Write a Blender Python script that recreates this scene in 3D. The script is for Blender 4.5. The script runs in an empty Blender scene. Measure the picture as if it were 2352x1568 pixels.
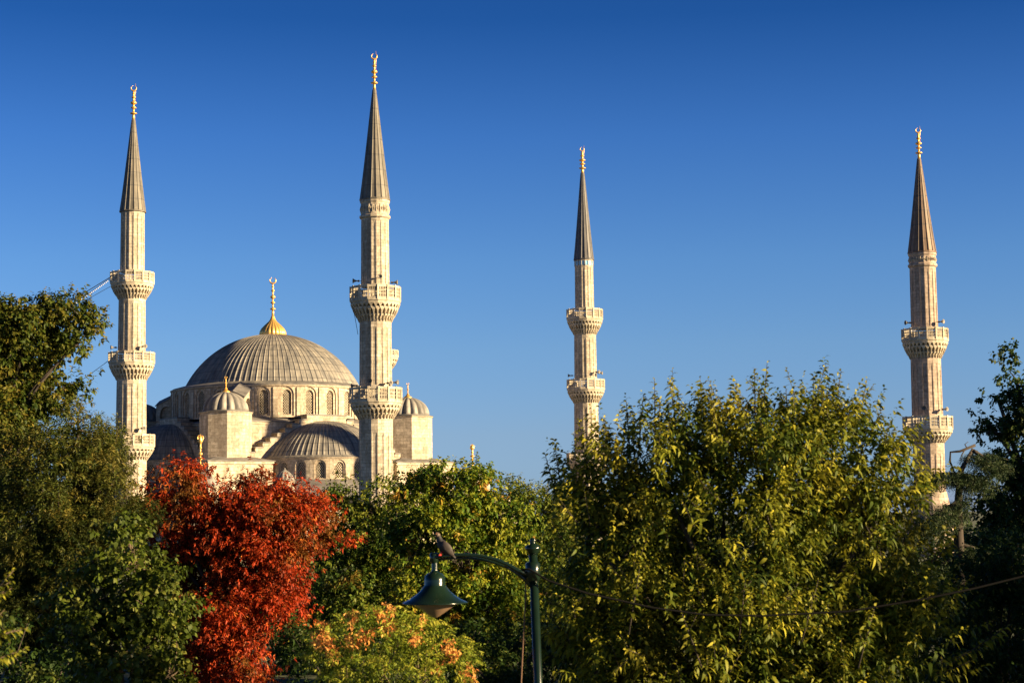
import bpy, math, random
import numpy as np
from mathutils import Vector, Matrix
PI = math.pi
random.seed(7); rng = np.random.default_rng(11)
scene = bpy.context.scene
COL = scene.collection

# ------------------------------------------------------------------ camera
F = 4200.0; CX, CY = 1176.0, 784.0            # measured on the photograph at 2352 x 1568
CAM_Z = 5.5; PITCH = math.atan(396 / F); ROLL = -0.012
cam = bpy.data.cameras.new('camera'); cam_o = bpy.data.objects.new('camera', cam); COL.objects.link(cam_o)
CM = Matrix.Translation((0, 0, CAM_Z)) @ Matrix.Rotation(PI / 2 + PITCH, 4, 'X') @ Matrix.Rotation(ROLL, 4, 'Z')
cam_o.matrix_world = CM
cam.sensor_width = 36; cam.lens = F / 2352 * 36; cam.clip_start = 0.5; cam.clip_end = 9000
cam.dof.use_dof = True; cam.dof.focus_distance = 190; cam.dof.aperture_fstop = 4.5
scene.camera = cam_o
R3 = CM.to_3x3()
def at(px, py, Y):
    d = R3 @ Vector(((px - CX) / F, -(py - CY) / F, -1))
    return Vector((0, 0, CAM_Z)) + d * (Y / d.y)

# ------------------------------------------------------------------ light
SUN_AZ = math.radians(72)      # from -Y (behind the camera) towards +X
SUN_EL = math.radians(14)
w = bpy.data.worlds.new('World'); scene.world = w; w.use_nodes = True
nt = w.node_tree; bg = nt.nodes['Background']
sky = nt.nodes.new('ShaderNodeTexSky'); sky.sky_type = 'NISHITA'; sky.sun_disc = False
sky.sun_elevation = SUN_EL; sky.sun_rotation = PI - SUN_AZ
sky.altitude = 60; sky.air_density = 1.0; sky.dust_density = 0.0; sky.ozone_density = 6.0
# clear-evening colour by elevation: pale near the horizon, deep blue a little higher
tcw = nt.nodes.new('ShaderNodeTexCoord'); sep = nt.nodes.new('ShaderNodeSeparateXYZ'); nt.links.new(tcw.outputs['Generated'], sep.inputs[0])
rp = nt.nodes.new('ShaderNodeValToRGB'); nt.links.new(sep.outputs['Z'], rp.inputs[0]); rp.color_ramp.interpolation = 'LINEAR'
el = rp.color_ramp.elements
SK = [(0.0, (0.62, 0.72, 1.25)), (0.019, (0.67, 0.80, 1.22)), (0.043, (0.79, 0.81, 1.09)), (0.09, (0.85, 0.86, 1.04)), (0.137, (0.74, 0.83, 1.03)), (0.204, (0.45, 0.65, 0.96)), (0.266, (0.18, 0.42, 0.72)), (0.36, (0.16, 0.36, 0.62)), (0.7, (0.22, 0.22, 0.25))]
while len(el) < len(SK): el.new(0.5)
for k, (p_, c_) in enumerate(SK): el[k].position = p_; el[k].color = (*[v*0.87/1.3 for v in c_], 1)
mk = nt.nodes.new('ShaderNodeMix'); mk.data_type = 'RGBA'; mk.blend_type = 'MULTIPLY'; mk.inputs[0].default_value = 1; mk.clamp_result = False
sc_ = nt.nodes.new('ShaderNodeVectorMath'); sc_.operation = 'SCALE'; sc_.inputs['Scale'].default_value = 1.3
nt.links.new(rp.outputs[0], sc_.inputs[0]); nt.links.new(sky.outputs[0], mk.inputs[6]); nt.links.new(sc_.outputs[0], mk.inputs[7])
nt.links.new(mk.outputs[2], bg.inputs[0]); bg.inputs[1].default_value = 0.05
sun = bpy.data.lights.new('sun', 'SUN'); sun.energy = 5.0; sun.angle = math.radians(0.5); sun.color = (1.0, 0.75, 0.42)
sun_o = bpy.data.objects.new('sun', sun); COL.objects.link(sun_o)
sd = Vector((math.sin(SUN_AZ) * math.cos(SUN_EL), -math.cos(SUN_AZ) * math.cos(SUN_EL), math.sin(SUN_EL)))
sun_o.rotation_euler = sd.to_track_quat('Z', 'Y').to_euler(); sun_o.location = (60, -60, 60)
scene.view_settings.view_transform = 'Standard'; scene.view_settings.look = 'None'
scene.view_settings.exposure = 1.68; scene.view_settings.gamma = 1
scene.render.engine = 'CYCLES'
scene.cycles.max_bounces = 6; scene.cycles.transparent_max_bounces = 4

# ------------------------------------------------------------------ helpers
def tag(o, label=None, cat=None, group=None, kind=None):
    if label: o['label'] = label
    if cat: o['category'] = cat
    if group: o['group'] = group
    if kind: o['kind'] = kind
    return o
def empty(name, loc, label, cat, rz=0, group=None):
    o = bpy.data.objects.new(name, None); COL.objects.link(o); o.location = loc; o.rotation_euler = (0, 0, rz)
    o.empty_display_size = 0.5
    return tag(o, label, cat, group)

class MB:
    def __init__(s): s.v = []; s.f = []; s.uv = []; s.sm = []
    def add(s, vs, fs, uvs=None, smooth=False):
        b = len(s.v); s.v += [tuple(p) for p in vs]
        for k, f in enumerate(fs):
            s.f.append(tuple(b + i for i in f)); s.sm.append(smooth)
            s.uv += list(uvs[k]) if uvs else [(0, 0)] * len(f)
    def box(s, x0, x1, y0, y1, z0, z1, M=None):
        vs = [(x0,y0,z0),(x1,y0,z0),(x1,y1,z0),(x0,y1,z0),(x0,y0,z1),(x1,y0,z1),(x1,y1,z1),(x0,y1,z1)]
        if M: vs = [M @ Vector(p) for p in vs]
        s.add(vs, [(0,3,2,1),(4,5,6,7),(0,1,5,4),(1,2,6,5),(2,3,7,6),(3,0,4,7)])
    def lathe(s, prof, n=32, M=None, a0=0.0, a1=2*PI, rf=None, smooth=True, cap=True):
        """prof = [(r,z)]; rf(theta, r, z, t) -> radius"""
        full = abs(a1 - a0 - 2*PI) < 1e-6; m = n if full else n + 1
        vs = []; L = [0]
        for i in range(1, len(prof)):
            L.append(L[-1] + math.hypot(prof[i][0]-prof[i-1][0], prof[i][1]-prof[i-1][1]))
        for i, (r, z) in enumerate(prof):
            for j in range(m):
                a = a0 + (a1 - a0) * j / n
                q = rf(a, r, z, i) if rf else r
                vs.append((q*math.sin(a), -q*math.cos(a), z))
        fs = []; uvs = []
        for i in range(len(prof)-1):
            for j in range(n):
                k = (j+1) % m if full else j+1
                fs.append((i*m+j, i*m+k, (i+1)*m+k, (i+1)*m+j))
                uvs.append(((j/n, L[i]), ((j+1)/n, L[i]), ((j+1)/n, L[i+1]), (j/n, L[i+1])))
        if cap and full:
            if prof[0][0] > 1e-4: fs.append(tuple(reversed(range(m)))); uvs.append([(0,0)]*m)
            if prof[-1][0] > 1e-4: fs.append(tuple((len(prof)-1)*m + j for j in range(m))); uvs.append([(0,L[-1])]*m)
        if M: vs = [M @ Vector(p) for p in vs]
        s.add(vs, fs, uvs, smooth)
    def tube(s, pts, rad, n=8, cap=True):
        pts = [Vector(p) for p in pts]; N = len(pts)
        if not hasattr(rad, '__len__'): rad = [rad]*N
        vs = []; prev = None
        for i, p in enumerate(pts):
            t = (pts[min(i+1, N-1)] - pts[max(i-1, 0)]).normalized()
            if prev is None:
                a = t.orthogonal().normalized()
            else:
                a = prev - t * prev.dot(t)
                a = a.normalized() if a.length > 1e-6 else t.orthogonal().normalized()
            prev = a; b = t.cross(a)
            for j in range(n):
                th = 2*PI*j/n; vs.append(p + (a*math.cos(th) + b*math.sin(th)) * rad[i])
        fs = [(i*n+j, i*n+(j+1)%n, (i+1)*n+(j+1)%n, (i+1)*n+j) for i in range(N-1) for j in range(n)]
        if cap: fs.append(tuple(reversed(range(n)))); fs.append(tuple((N-1)*n+j for j in range(n)))
        s.add(vs, fs, smooth=True)
    def build(s, name, mat, parent=None, loc=None):
        me = bpy.data.meshes.new(name); me.from_pydata(s.v, [], s.f); me.materials.append(mat)
        me.polygons.foreach_set('use_smooth', s.sm)
        ul = me.uv_layers.new(name='UVMap'); ul.data.foreach_set('uv', [c for u in s.uv for c in u])
        me.validate(); me.update()
        o = bpy.data.objects.new(name, me); COL.objects.link(o)
        if parent: o.parent = parent
        if loc: o.location = loc
        return o

# ------------------------------------------------------------------ materials
def newmat(name):
    m = bpy.data.materials.new(name); m.use_nodes = True
    t = m.node_tree; b = t.nodes['Principled BSDF']
    return m, t, b, t.nodes, t.links
def mixcol(t, a, b, fac, mode='MIX'):
    n = t.nodes.new('ShaderNodeMix'); n.data_type = 'RGBA'; n.blend_type = mode
    for sock, val in ((n.inputs[0], fac), (n.inputs[6], a), (n.inputs[7], b)):
        if hasattr(val, 'links'): t.links.new(val, sock)
        else: sock.default_value = val if not isinstance(val, tuple) else (*val[:3], 1)
    return n.outputs[2]
def ramp(t, fac, stops):
    n = t.nodes.new('ShaderNodeValToRGB'); e = n.color_ramp.elements
    while len(e) < len(stops): e.new(0.5)
    for k, (p, c) in enumerate(stops):
        e[k].position = p; e[k].color = (*c, 1) if len(c) == 3 else c
    t.links.new(fac, n.inputs[0]); return n.outputs[0]
def noise(t, vec, scale, detail=3, rough=0.6):
    n = t.nodes.new('ShaderNodeTexNoise'); n.inputs['Scale'].default_value = scale
    n.inputs['Detail'].default_value = detail; n.inputs['Roughness'].default_value = rough
    if vec: t.links.new(vec, n.inputs['Vector'])
    return n.outputs['Fac']
def scaled(t, vec, s):
    n = t.nodes.new('ShaderNodeVectorMath'); n.operation = 'MULTIPLY'; n.inputs[1].default_value = s
    t.links.new(vec, n.inputs[0]); return n.outputs[0]
def wallcoord(t):
    """(along the wall, height, 0) from true position and face normal, in metres"""
    g = t.nodes.new('ShaderNodeNewGeometry')
    c = t.nodes.new('ShaderNodeVectorMath'); c.operation = 'CROSS_PRODUCT'; c.inputs[0].default_value = (0, 0, 1)
    t.links.new(g.outputs['True Normal'], c.inputs[1])
    d = t.nodes.new('ShaderNodeVectorMath'); d.operation = 'DOT_PRODUCT'
    t.links.new(g.outputs['Position'], d.inputs[0]); t.links.new(c.outputs[0], d.inputs[1])
    s = t.nodes.new('ShaderNodeSeparateXYZ'); t.links.new(g.outputs['Position'], s.inputs[0])
    k = t.nodes.new('ShaderNodeCombineXYZ'); t.links.new(d.outputs['Value'], k.inputs[0]); t.links.new(s.outputs['Z'], k.inputs[1])
    return k.outputs[0], g.outputs['Position']
def stone(name, light=(0.62, 0.55, 0.45), dark=(0.27, 0.225, 0.175), bw=0.85, bh=0.36, stain=0.8):
    m, t, b, N, L = newmat(name)
    wc, pos = wallcoord(t)
    br = N.new('ShaderNodeTexBrick'); br.inputs['Scale'].default_value = 1
    br.inputs['Brick Width'].default_value = bw; br.inputs['Row Height'].default_value = bh
    br.inputs['Mortar Size'].default_value = 0.018; br.inputs['Mortar Smooth'].default_value = 0.4; br.inputs['Bias'].default_value = -0.1
    br.inputs['Color1'].default_value = (*light, 1); br.inputs['Color2'].default_value = (*[c*0.60 for c in light], 1)
    br.inputs['Mortar'].default_value = (*[c*0.8 for c in dark], 1)
    L.new(wc, br.inputs['Vector'])
    big = noise(t, scaled(t, wc, (0.9, 0.16, 1)), 1.0, 5, 0.65)          # streaky weathering
    f = ramp(t, big, [(0.44, (0, 0, 0)), (0.62, (1, 1, 1))])
    c = mixcol(t, br.outputs['Color'], dark, f)
    mx = N.new('ShaderNodeMath'); mx.operation = 'MULTIPLY'; mx.inputs[1].default_value = stain
    L.new(f, mx.inputs[0]); L.new(mx.outputs[0], c.node.inputs[0])
    fine = noise(t, pos, 3.0, 6, 0.7)
    c = mixcol(t, c, ramp(t, fine, [(0.32, (0.5, 0.48, 0.44)), (0.58, (1.05, 1.04, 1.02))]), 0.8, 'MULTIPLY')
    L.new(c, b.inputs['Base Color']); b.inputs['Roughness'].default_value = 0.9
    bp = N.new('ShaderNodeBump'); bp.inputs['Strength'].default_value = 0.5; bp.inputs['Distance'].default_value = 0.03
    L.new(fine, bp.inputs['Height']); L.new(bp.outputs[0], b.inputs['Normal'])
    return m
def lead(name, light=(0.34, 0.315, 0.275), dark=(0.11, 0.11, 0.115), seams=96, row=1.3, rough=0.6, metal=0.0, stagger=True):
    """sheet metal: uv = (turn, metres up); vertical streaks, horizontal seams, sheets that differ"""
    m, t, b, N, L = newmat(name)
    uv = N.new('ShaderNodeUVMap').outputs[0]
    tc = N.new('ShaderNodeTexCoord')
    st = noise(t, scaled(t, uv, (seams*0.55, 0.22, 1)), 1.0, 4, 0.6)
    c = ramp(t, st, [(0.32, dark), (0.5, tuple((a+b_)/2 for a, b_ in zip(light, dark))), (0.66, light)])
    br = N.new('ShaderNodeTexBrick'); br.inputs['Scale'].default_value = 1
    br.offset = 0.5 if stagger else 0.0
    br.inputs['Brick Width'].default_value = 1.0/seams * (1 if not stagger else 1); br.inputs['Row Height'].default_value = row
    br.inputs['Mortar Size'].default_value = 0.0; br.inputs['Color1'].default_value = (1.08, 1.06, 1.02, 1); br.inputs['Color2'].default_value = (0.68, 0.7, 0.74, 1)
    br.offset = 0.0
    L.new(uv, br.inputs['Vector'])
    c = mixcol(t, c, br.outputs['Color'], 0.75, 'MULTIPLY')
    sp = N.new('ShaderNodeSeparateXYZ'); L.new(uv, sp.inputs[0])          # horizontal seams
    fr = N.new('ShaderNodeMath'); fr.operation = 'DIVIDE'; fr.inputs[1].default_value = row; L.new(sp.outputs['Y'], fr.inputs[0])
    f2 = N.new('ShaderNodeMath'); f2.operation = 'FRACT'; L.new(fr.outputs[0], f2.inputs[0])
    lt = N.new('ShaderNodeMath'); lt.operation = 'LESS_THAN'; lt.inputs[1].default_value = 0.13/row; L.new(f2.outputs[0], lt.inputs[0])
    c = mixcol(t, c, (0.05, 0.05, 0.055), lt.outputs[0])
    mm = N.new('ShaderNodeMath'); mm.operation = 'MULTIPLY'; mm.inputs[1].default_value = 0.55; L.new(lt.outputs[0], mm.inputs[0]); L.new(mm.outputs[0], c.node.inputs[0])
    fine = noise(t, tc.outputs['Object'], 1.5, 5, 0.7)
    c = mixcol(t, c, ramp(t, fine, [(0.3, (0.6, 0.6, 0.62)), (0.65, (1.1, 1.08, 1.04))]), 0.7, 'MULTIPLY')
    L.new(c, b.inputs['Base Color']); b.inputs['Roughness'].default_value = rough; b.inputs['Metallic'].default_value = metal
    return m
def plain(name, col, rough=0.6, metal=0.0, var=0.25, scale=6.0):
    m, t, b, N, L = newmat(name)
    tc = N.new('ShaderNodeTexCoord'); n = noise(t, tc.outputs['Object'], scale, 4)
    c = ramp(t, n, [(0.3, tuple(x*(1-var) for x in col)), (0.7, tuple(min(1, x*(1+var)) for x in col))])
    L.new(c, b.inputs['Base Color']); b.inputs['Roughness'].default_value = rough; b.inputs['Metallic'].default_value = metal
    return m
M_STONE = stone('minaret_limestone'); M_STONE_W = stone('wall_limestone', (0.62, 0.53, 0.42), (0.30, 0.24, 0.18), 0.95, 0.42, 0.75)
M_STONE_P = stone('pinkish_limestone', (0.55, 0.44, 0.36), (0.27, 0.21, 0.175))
M_CARVE = stone('carved_limestone', (0.64, 0.57, 0.46), (0.32, 0.27, 0.20), 3.0, 2.0, 0.5)
M_LEAD = lead('dome_lead'); M_LEAD_S = lead('half_dome_lead', seams=72, row=1.25); M_LEAD_T = lead('turret_dome_lead', (0.36, 0.34, 0.31), (0.09, 0.09, 0.095), 16, 9, 0.6)
M_LEAD_C = lead('spire_lead', (0.21, 0.19, 0.155), (0.075, 0.07, 0.065), 16, 1.75)
M_LEAD_D = lead('dark_spire_lead', (0.13, 0.13, 0.14), (0.05, 0.05, 0.06), 16, 40)
M_COPPER = lead('brown_spire_lead', (0.24, 0.16, 0.11), (0.085, 0.055, 0.04), 16, 1.75)
M_ROOF = plain('roof_lead', (0.16, 0.15, 0.145), 0.7, 0, 0.4, 0.8)
M_GOLD = plain('gilded_metal', (0.88, 0.54, 0.16), 0.42, 0.7, 0.12, 4)
M_DARK = plain('dark_opening', (0.02, 0.019, 0.018), 0.6, 0, 0.2, 2)
M_TILE = plain('blue_glazed_tile', (0.20, 0.42, 0.62), 0.3, 0, 0.35, 2.2)
M_SPK = plain('speaker_grey', (0.13, 0.12, 0.11), 0.5, 0, 0.3, 8)
M_WIRE = plain('black_cable', (0.004, 0.004, 0.0045), 0.9, 0, 0.2, 10)

M_WIRE.node_tree.nodes['Principled BSDF'].inputs['Specular IOR Level'].default_value = 0.1
# ------------------------------------------------------------------ ground
m, t, b, N, L = newmat('park_ground')
tc = N.new('ShaderNodeTexCoord'); n1 = noise(t, tc.outputs['Object'], 0.25, 8, 0.7)
L.new(ramp(t, n1, [(0.35, (0.035, 0.05, 0.015)), (0.55, (0.06, 0.075, 0.025)), (0.7, (0.11, 0.09, 0.055))]), b.inputs['Base Color'])
b.inputs['Roughness'].default_value = 1
g = MB(); n = 24
g.add([(-4000 + 8000*i/n, -4000 + 8000*j/n, 0) for j in range(n+1) for i in range(n+1)],
      [(j*(n+1)+i, j*(n+1)+i+1, (j+1)*(n+1)+i+1, (j+1)*(n+1)+i) for j in range(n) for i in range(n)])
tag(g.build('ground', m), kind='structure')

# ------------------------------------------------------------------ finials
def finial_mb(h, r, M=None, rod=True):
    """stacked gilded bulbs with a crescent on top; h height, r bulb radius, base at z = 0"""
    s = MB(); P = []
    def bulb(zc, rr, hh):
        for k in range(7):
            a = -PI/2 + PI*k/6; P.append((max(0.28*r, rr*math.cos(a)), zc*h + hh*h*math.sin(a)))
    P += [(r*0.42, 0), (r*0.40, h*0.12)]
    bulb(0.20, r, 0.030); bulb(0.36, r*0.82, 0.026); bulb(0.50, r*0.9, 0.045); bulb(0.66, r*0.62, 0.028); bulb(0.76, r*0.45, 0.02)
    P += [(r*0.22, h*0.80), (r*0.14, h*0.84)]
    s.lathe(P, 14, M)
    # crescent: open ring facing up, tapering towards its tips
    c = h*0.92; R = h*0.075; pts = []; rad = []
    for k in range(17):
        a = -PI/2 + (k-8)/8*2.8; pts.append(Vector((R*math.cos(a), 0, c + R*math.sin(a)))); rad.append(R*0.32*(1-abs(k-8)/8.6) + 0.01)
    if M: pts = [M @ p for p in pts]
    s.tube(pts, rad, 6)
    if rod:
        q = [Vector((r*.5, 0, h*0.55)), Vector((r*.5, 0, h*1.06))]
        if M: q = [M @ p for p in q]
        s.tube(q, 0.025, 4)
    return s

# ------------------------------------------------------------------ minarets
NS = 16
def poly_r(a, r, phase, n=NS):
    """distance to a regular n-gon (corner radius r), a corner at `phase`"""
    d = ((a - phase) % (2*PI/n)) - PI/n
    return r*math.cos(PI/n)/math.cos(d)
def shaft(mb, r0, r1, z0, z1, phase, plain_h=0.0, arch_h=0.5):
    """sixteen-sided shaft with sunk, round-headed panels between fillets"""
    sub = [0.0, 0.17, 0.2, 0.5, 0.8, 0.83]; n = NS*len(sub)
    def ring(z, r, sink):
        vs = []
        for k in range(NS):
            for q, u in enumerate(sub):
                a0 = phase + 2*PI*k/NS; a1 = a0 + 2*PI/NS
                p0 = Vector((math.sin(a0), -math.cos(a0), 0))*r; p1 = Vector((math.sin(a1), -math.cos(a1), 0))*r
                p = p0.lerp(p1, u); nrm = (p0+p1).normalized()
                if q in (2, 3, 4): p = p - nrm*sink
                vs.append((p.x, p.y, z))
        return vs
    def lerp(z): return r0 + (r1-r0)*(z-z0)/(z1-z0)
    zt = z1 - plain_h
    zs = [(z0, 0), (z0+0.25, 0), (z0+0.27, 0.055)] + [(zt-arch_h, 0.055), (zt-arch_h*0.5, 0.04), (zt, 0.02), (zt+0.02, 0), (z1, 0)]
    vs = []
    for z, s_ in zs: vs += ring(z, lerp(z), s_)
    fs = [(i*n+j, i*n+(j+1) % n, (i+1)*n+(j+1) % n, (i+1)*n+j) for i in range(len(zs)-1) for j in range(n)]
    mb.add(vs, fs)
def balcony_parts(root, rs, rb, zt, zp, zb, phase, mat, rs_low):
    """parapet zp..zt at radius rb, stalactite corbel zb..zp down to the shaft radius rs_low"""
    h = zt - zp
    pb = MB()
    for k in range(NS):
        a0 = phase + 2*PI*k/NS; a1 = a0 + 2*PI/NS
        p0 = Vector((math.sin(a0), -math.cos(a0), 0))*rb; p1 = Vector((math.sin(a1), -math.cos(a1), 0))*rb
        w_ = (p1-p0).length; tx = (p1-p0).normalized(); nr = (p0+p1).normalized()
        M = Matrix(((tx.x, nr.x, 0, p0.x), (tx.y, nr.y, 0, p0.y), (0, 0, 1, zp), (0, 0, 0, 1)))
        pb.box(-0.11, 0.11, -0.13, 0.05, -0.02, h+0.05, M)                      # post
        pb.box(0.1, w_-0.1, -0.10, 0.02, 0, h*0.16, M); pb.box(0.1, w_-0.1, -0.10, 0.03, h*0.86, h, M)   # rails
        for i in range(1, 5):
            x = 0.1 + (w_-0.2)*i/5; pb.box(x-0.035, x+0.035, -0.075, -0.005, h*0.16, h*0.86, M)
        for i in range(1, 3):
            z = h*(0.16 + 0.7*i/3); pb.box(0.1, w_-0.1, -0.07, -0.012, z-0.04, z+0.04, M)
    pb.build('parapet', M_CARVE, root)
    cb = MB(); H = zp - zb
    cb.lathe([(rs_low, zb-0.05), (rs_low, zb+H*0.18), (rs_low+0.18*(rb-rs_low), zb+H*0.45), (rs_low+0.42*(rb-rs_low), zp-0.5), (rb-0.2, zp-0.42), (rb-0.06, zp-0.34), (rb-0.06, zp-0.22), (rb+0.05, zp-0.14), (rb+0.05, zp+0.02), (rs*0.9, zp+0.02)],
             NS, None, phase, phase+2*PI, smooth=False, cap=False)
    nb = 32; Hm = H-0.36
    # (bottom, top, inner radius share, outer radius share, width share) of each tier of niches' ribs
    for q, (f0, f1, g0, g1, ws) in enumerate([(-0.04, 0.38, 0.0, 0.36, 0.26), (0.22, 0.78, 0.26, 0.76, 0.26), (0.66, 1.0, 0.66, 0.97, 0.3)]):
        zl = zb + Hm*f0; zu = zb + Hm*f1; ru = rs_low + (rb-rs_low)*g1; rl = rs_low + (rb-rs_low)*g0
        for k in range(nb):
            a = phase + 2*PI*(k + 0.5*(q == 2))/nb; wd = ru*2*PI/nb*ws
            t_ = Vector((math.cos(a), math.sin(a), 0)); o_ = Vector((math.sin(a), -math.cos(a), 0))
            ri = rs_low*0.95; zz = Vector((0, 0, 1)); wu = ru*PI/nb*0.99
            zm = zl + (zu-zl)*0.66; z2 = zl + (zu-zl)*0.88
            vs = [o_*ri - t_*wu + zz*zu, o_*ri + t_*wu + zz*zu, o_*ru + t_*wu + zz*zu, o_*ru - t_*wu + zz*zu,
                  o_*ri - t_*wu + zz*z2, o_*ri + t_*wu + zz*z2, o_*(ru-0.02) + t_*wu + zz*z2, o_*(ru-0.02) - t_*wu + zz*z2,
                  o_*ri - t_*wd + zz*zm, o_*ri + t_*wd + zz*zm, o_*(ru-0.06) + t_*wd*0.8 + zz*zm, o_*(ru-0.06) - t_*wd*0.8 + zz*zm,
                  o_*(rl+0.08) + zz*zl, o_*ri + zz*zl]
            cb.add(vs, [(0, 3, 2, 1), (0, 1, 5, 4), (3, 7, 6, 2), (0, 4, 7, 3), (1, 2, 6, 5), (7, 11, 10, 6), (4, 8, 11, 7), (5, 6, 10, 9), (4, 5, 9, 8),
                        (11, 12, 10), (8, 13, 12, 11), (9, 10, 12, 13), (8, 9, 13)])
    cb.build('stalactite_corbel', M_CARVE, root)
def horn(root, ang, r, z, tilt=0.0, size=0.34):
    s = MB(); o_ = Vector((math.sin(ang), -math.cos(ang), 0)); u = (o_ + Vector((0, 0, tilt))).normalized()
    q = u.to_track_quat('Z', 'X').to_matrix().to_4x4(); q.translation = o_*(r+0.02) + Vector((0, 0, z))
    q = q @ Matrix.Scale(0.8, 4)
    s.lathe([(0.03, 0), (0.03, .25), (0.14, .27), (0.14, .5), (0.07, .55), (0.10, .7), (size*0.55, .95), (size, 1.15), (size, 1.18), (size*0.5, 0.98), (0.02, .9)], 14, q, cap=False)
    s.box(-0.03, 0.03, -0.03, 0.03, -0.35, 0.02, q)
    s.build('loudspeaker', M_SPK, root)
def minaret(x, Y, fin, cone, lip, stages, label, cone_mat=M_LEAD_C, mat=M_STONE, band=False, tile=False, horns=(), phase_deg=-16):
    """fin=(y top), cone=(y top, y base), lip=half px, stages=[(half, y_top, balcony or None)...] top to bottom; px measured on the photo"""
    los = math.atan2(-(x-CX)/F, 1)               # direction back to the camera, from -Y towards +X
    p0 = at(x, cone[1], Y); Yr = Y
    root = empty('minaret', (p0.x, p0.y, 0), label, 'minaret', group='minarets of the mosque')
    ph = los + math.radians(phase_deg)
    def Z(y): return at(x, y, Y).z
    def Rp(h): return h*Y/F*1.004
    c = MB(); zc0, zc1 = Z(cone[1]), Z(cone[0]); rl = Rp(lip)
    seg = 8
    prof = [(rl*0.93, zc0-0.12), (rl*1.03, zc0-0.06), (rl*1.03, zc0+0.04), (rl*0.96, zc0+0.16)] + \
           [(rl*0.955*(1-k/seg)**1.0*(1 - 0.03*math.sin(PI*k/seg)) + Rp(4.5)*k/seg, zc0+0.16+(zc1-zc0-0.16)*k/seg) for k in range(1, seg+1)]
    def rf(a, r, z, i):
        q = poly_r(a, r, ph); d = ((a-ph) % (2*PI/NS))/(2*PI/NS)
        return q*(1.045 if (d < 0.09 or d > 0.91) and i > 2 else 1.0)
    c.lathe(prof, NS*12, None, ph, ph+2*PI, rf, smooth=False)
    c.build('spire', cone_mat, root)
    finial_mb(Z(fin)-zc1, max(0.24, Rp(8.5)), Matrix.Translation((0, 0, zc1-0.05))).build('gilded_finial', M_GOLD, root)
    z_hi = zc0 - 0.1; i = 0
    for half, bal in stages:
        r = Rp(half)
        zlo = Z(bal[1]) if bal else 0.0
        s = MB()
        rtop = r*0.97
        if i == 0 and band:
            zb_ = Z(band); 
            s.lathe([(r*1.0, zb_-0.25), (r*1.09, zb_-0.12), (r*1.09, zb_+0.08), (r*0.99, zb_+0.2), (r*0.99, z_hi-0.35), (r*1.05, z_hi-0.2), (r*1.05, z_hi)], NS, None, ph, ph+2*PI, smooth=False)
            fr = MB()                             # carved leaf frieze, pierced relief blocks
            for k in range(48):
                a = ph + 2*PI*k/48; o_ = Vector((math.sin(a), -math.cos(a), 0)); t_ = Vector((math.cos(a), math.sin(a), 0))
                zz = (zb_+0.2 + z_hi-0.35)/2; hh = (z_hi-0.35-zb_-0.2)*(0.42 if k % 2 else 0.25)
                P = o_*r*0.985; wd = r*0.05
                vs = [P - t_*wd + Vector((0, 0, zz)), P + Vector((0, 0, zz-hh)), P + t_*wd + Vector((0, 0, zz)), P + Vector((0, 0, zz+hh)), P + o_*0.13 + Vector((0, 0, zz))]
                fr.add(vs, [(0, 1, 4), (1, 2, 4), (2, 3, 4), (3, 0, 4)])
            fr.build('carved_frieze', M_CARVE, root)
            shaft(s, r, rtop, zlo, zb_-0.25, ph, 0.3)
        elif i == 0 and tile:
            shaft(s, r, rtop, zlo, z_hi-0.95, ph, 0.2)
            s.lathe([(rtop*1.02, z_hi-0.95), (rtop*1.02, z_hi-0.85)], NS, None, ph, ph+2*PI, smooth=False)
            s.lathe([(rtop*1.03, z_hi-0.15), (rtop*1.03, z_hi)], NS, None, ph, ph+2*PI, smooth=False)
            tb = MB(); tb.lathe([(rtop*0.995, z_hi-0.95), (rtop*0.995, z_hi-0.1)], NS, None, ph, ph+2*PI, smooth=False, cap=False)
            for k in range(NS): 
                a = ph+2*PI*k/NS; s.tube([(rtop*1.0*math.sin(a), -rtop*1.0*math.cos(a), z_hi-0.9), (rtop*1.0*math.sin(a), -rtop*math.cos(a), z_hi-0.1)], 0.09, 4)
            tb.build('tile_band', M_TILE, root)
        else:
            shaft(s, r, rtop, zlo, z_hi, ph, 0.15 if i == 0 else (z_hi-zlo)*0.10)
        if not bal:
            s.lathe([(r*1.5, 0), (r*1.5, 4.2), (r*1.35, 4.6), (r*1.02, 7.5)], NS, None, ph, ph+2*PI, smooth=False)
        s.build('shaft', mat, root)
        if bal:
            nxt = Rp(stages[i+1][0])*0.97
            balcony_parts(root, r, Rp(bal[0]), Z(bal[1]), Z(bal[2]), Z(bal[3]), ph, mat, nxt)
            z_hi = Z(bal[3]) + 0.02
        i += 1
    for (deg, half, y) in horns:
        horn(root, los + math.radians(deg), Rp(half)*0.97, Z(y))
    return root

m1 = minaret(305, 230, 196, (276, 487), 30, [(28, (49.3, 626, 651, 687)), (31.5, (52, 810, 833, 872)), (34.6, (53, 998, 1024, 1056)), (36.5, None)],
    'tall pale stone minaret at the far left beside the tree, three balconies showing', horns=[(-75, 32, 799), (40, 32, 798), (35, 35, 985)])
m2 = minaret(861, 200, 122, (207, 460), 35, [(33, (58, 660, 692, 739)), (37.8, (59.6, 891, 923, 962)), (40.2, None)],
    'largest stone minaret standing just right of the main dome, with horn loudspeakers over both balconies', band=499,
    horns=[(-80, 33, 646), (12, 33, 641), (78, 33, 650), (-14, 38, 878), (38, 38, 882), (62, 38, 880), (-97, 38, 885)])
m3 = minaret(1341, 278, 337, (398, 597), 23.4, [(22, (41.3, 711, 733, 768)), (26, (43, 872, 894, 925)), (28.5, (46, 1040, 1062, 1084)), (30, None)],
    'slender distant minaret with dark spire and blue tile band, rising behind the green tree', M_LEAD_D, tile=True, horns=[(50, 27, 856), (70, 27, 858), (-85, 27, 862)])
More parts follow.
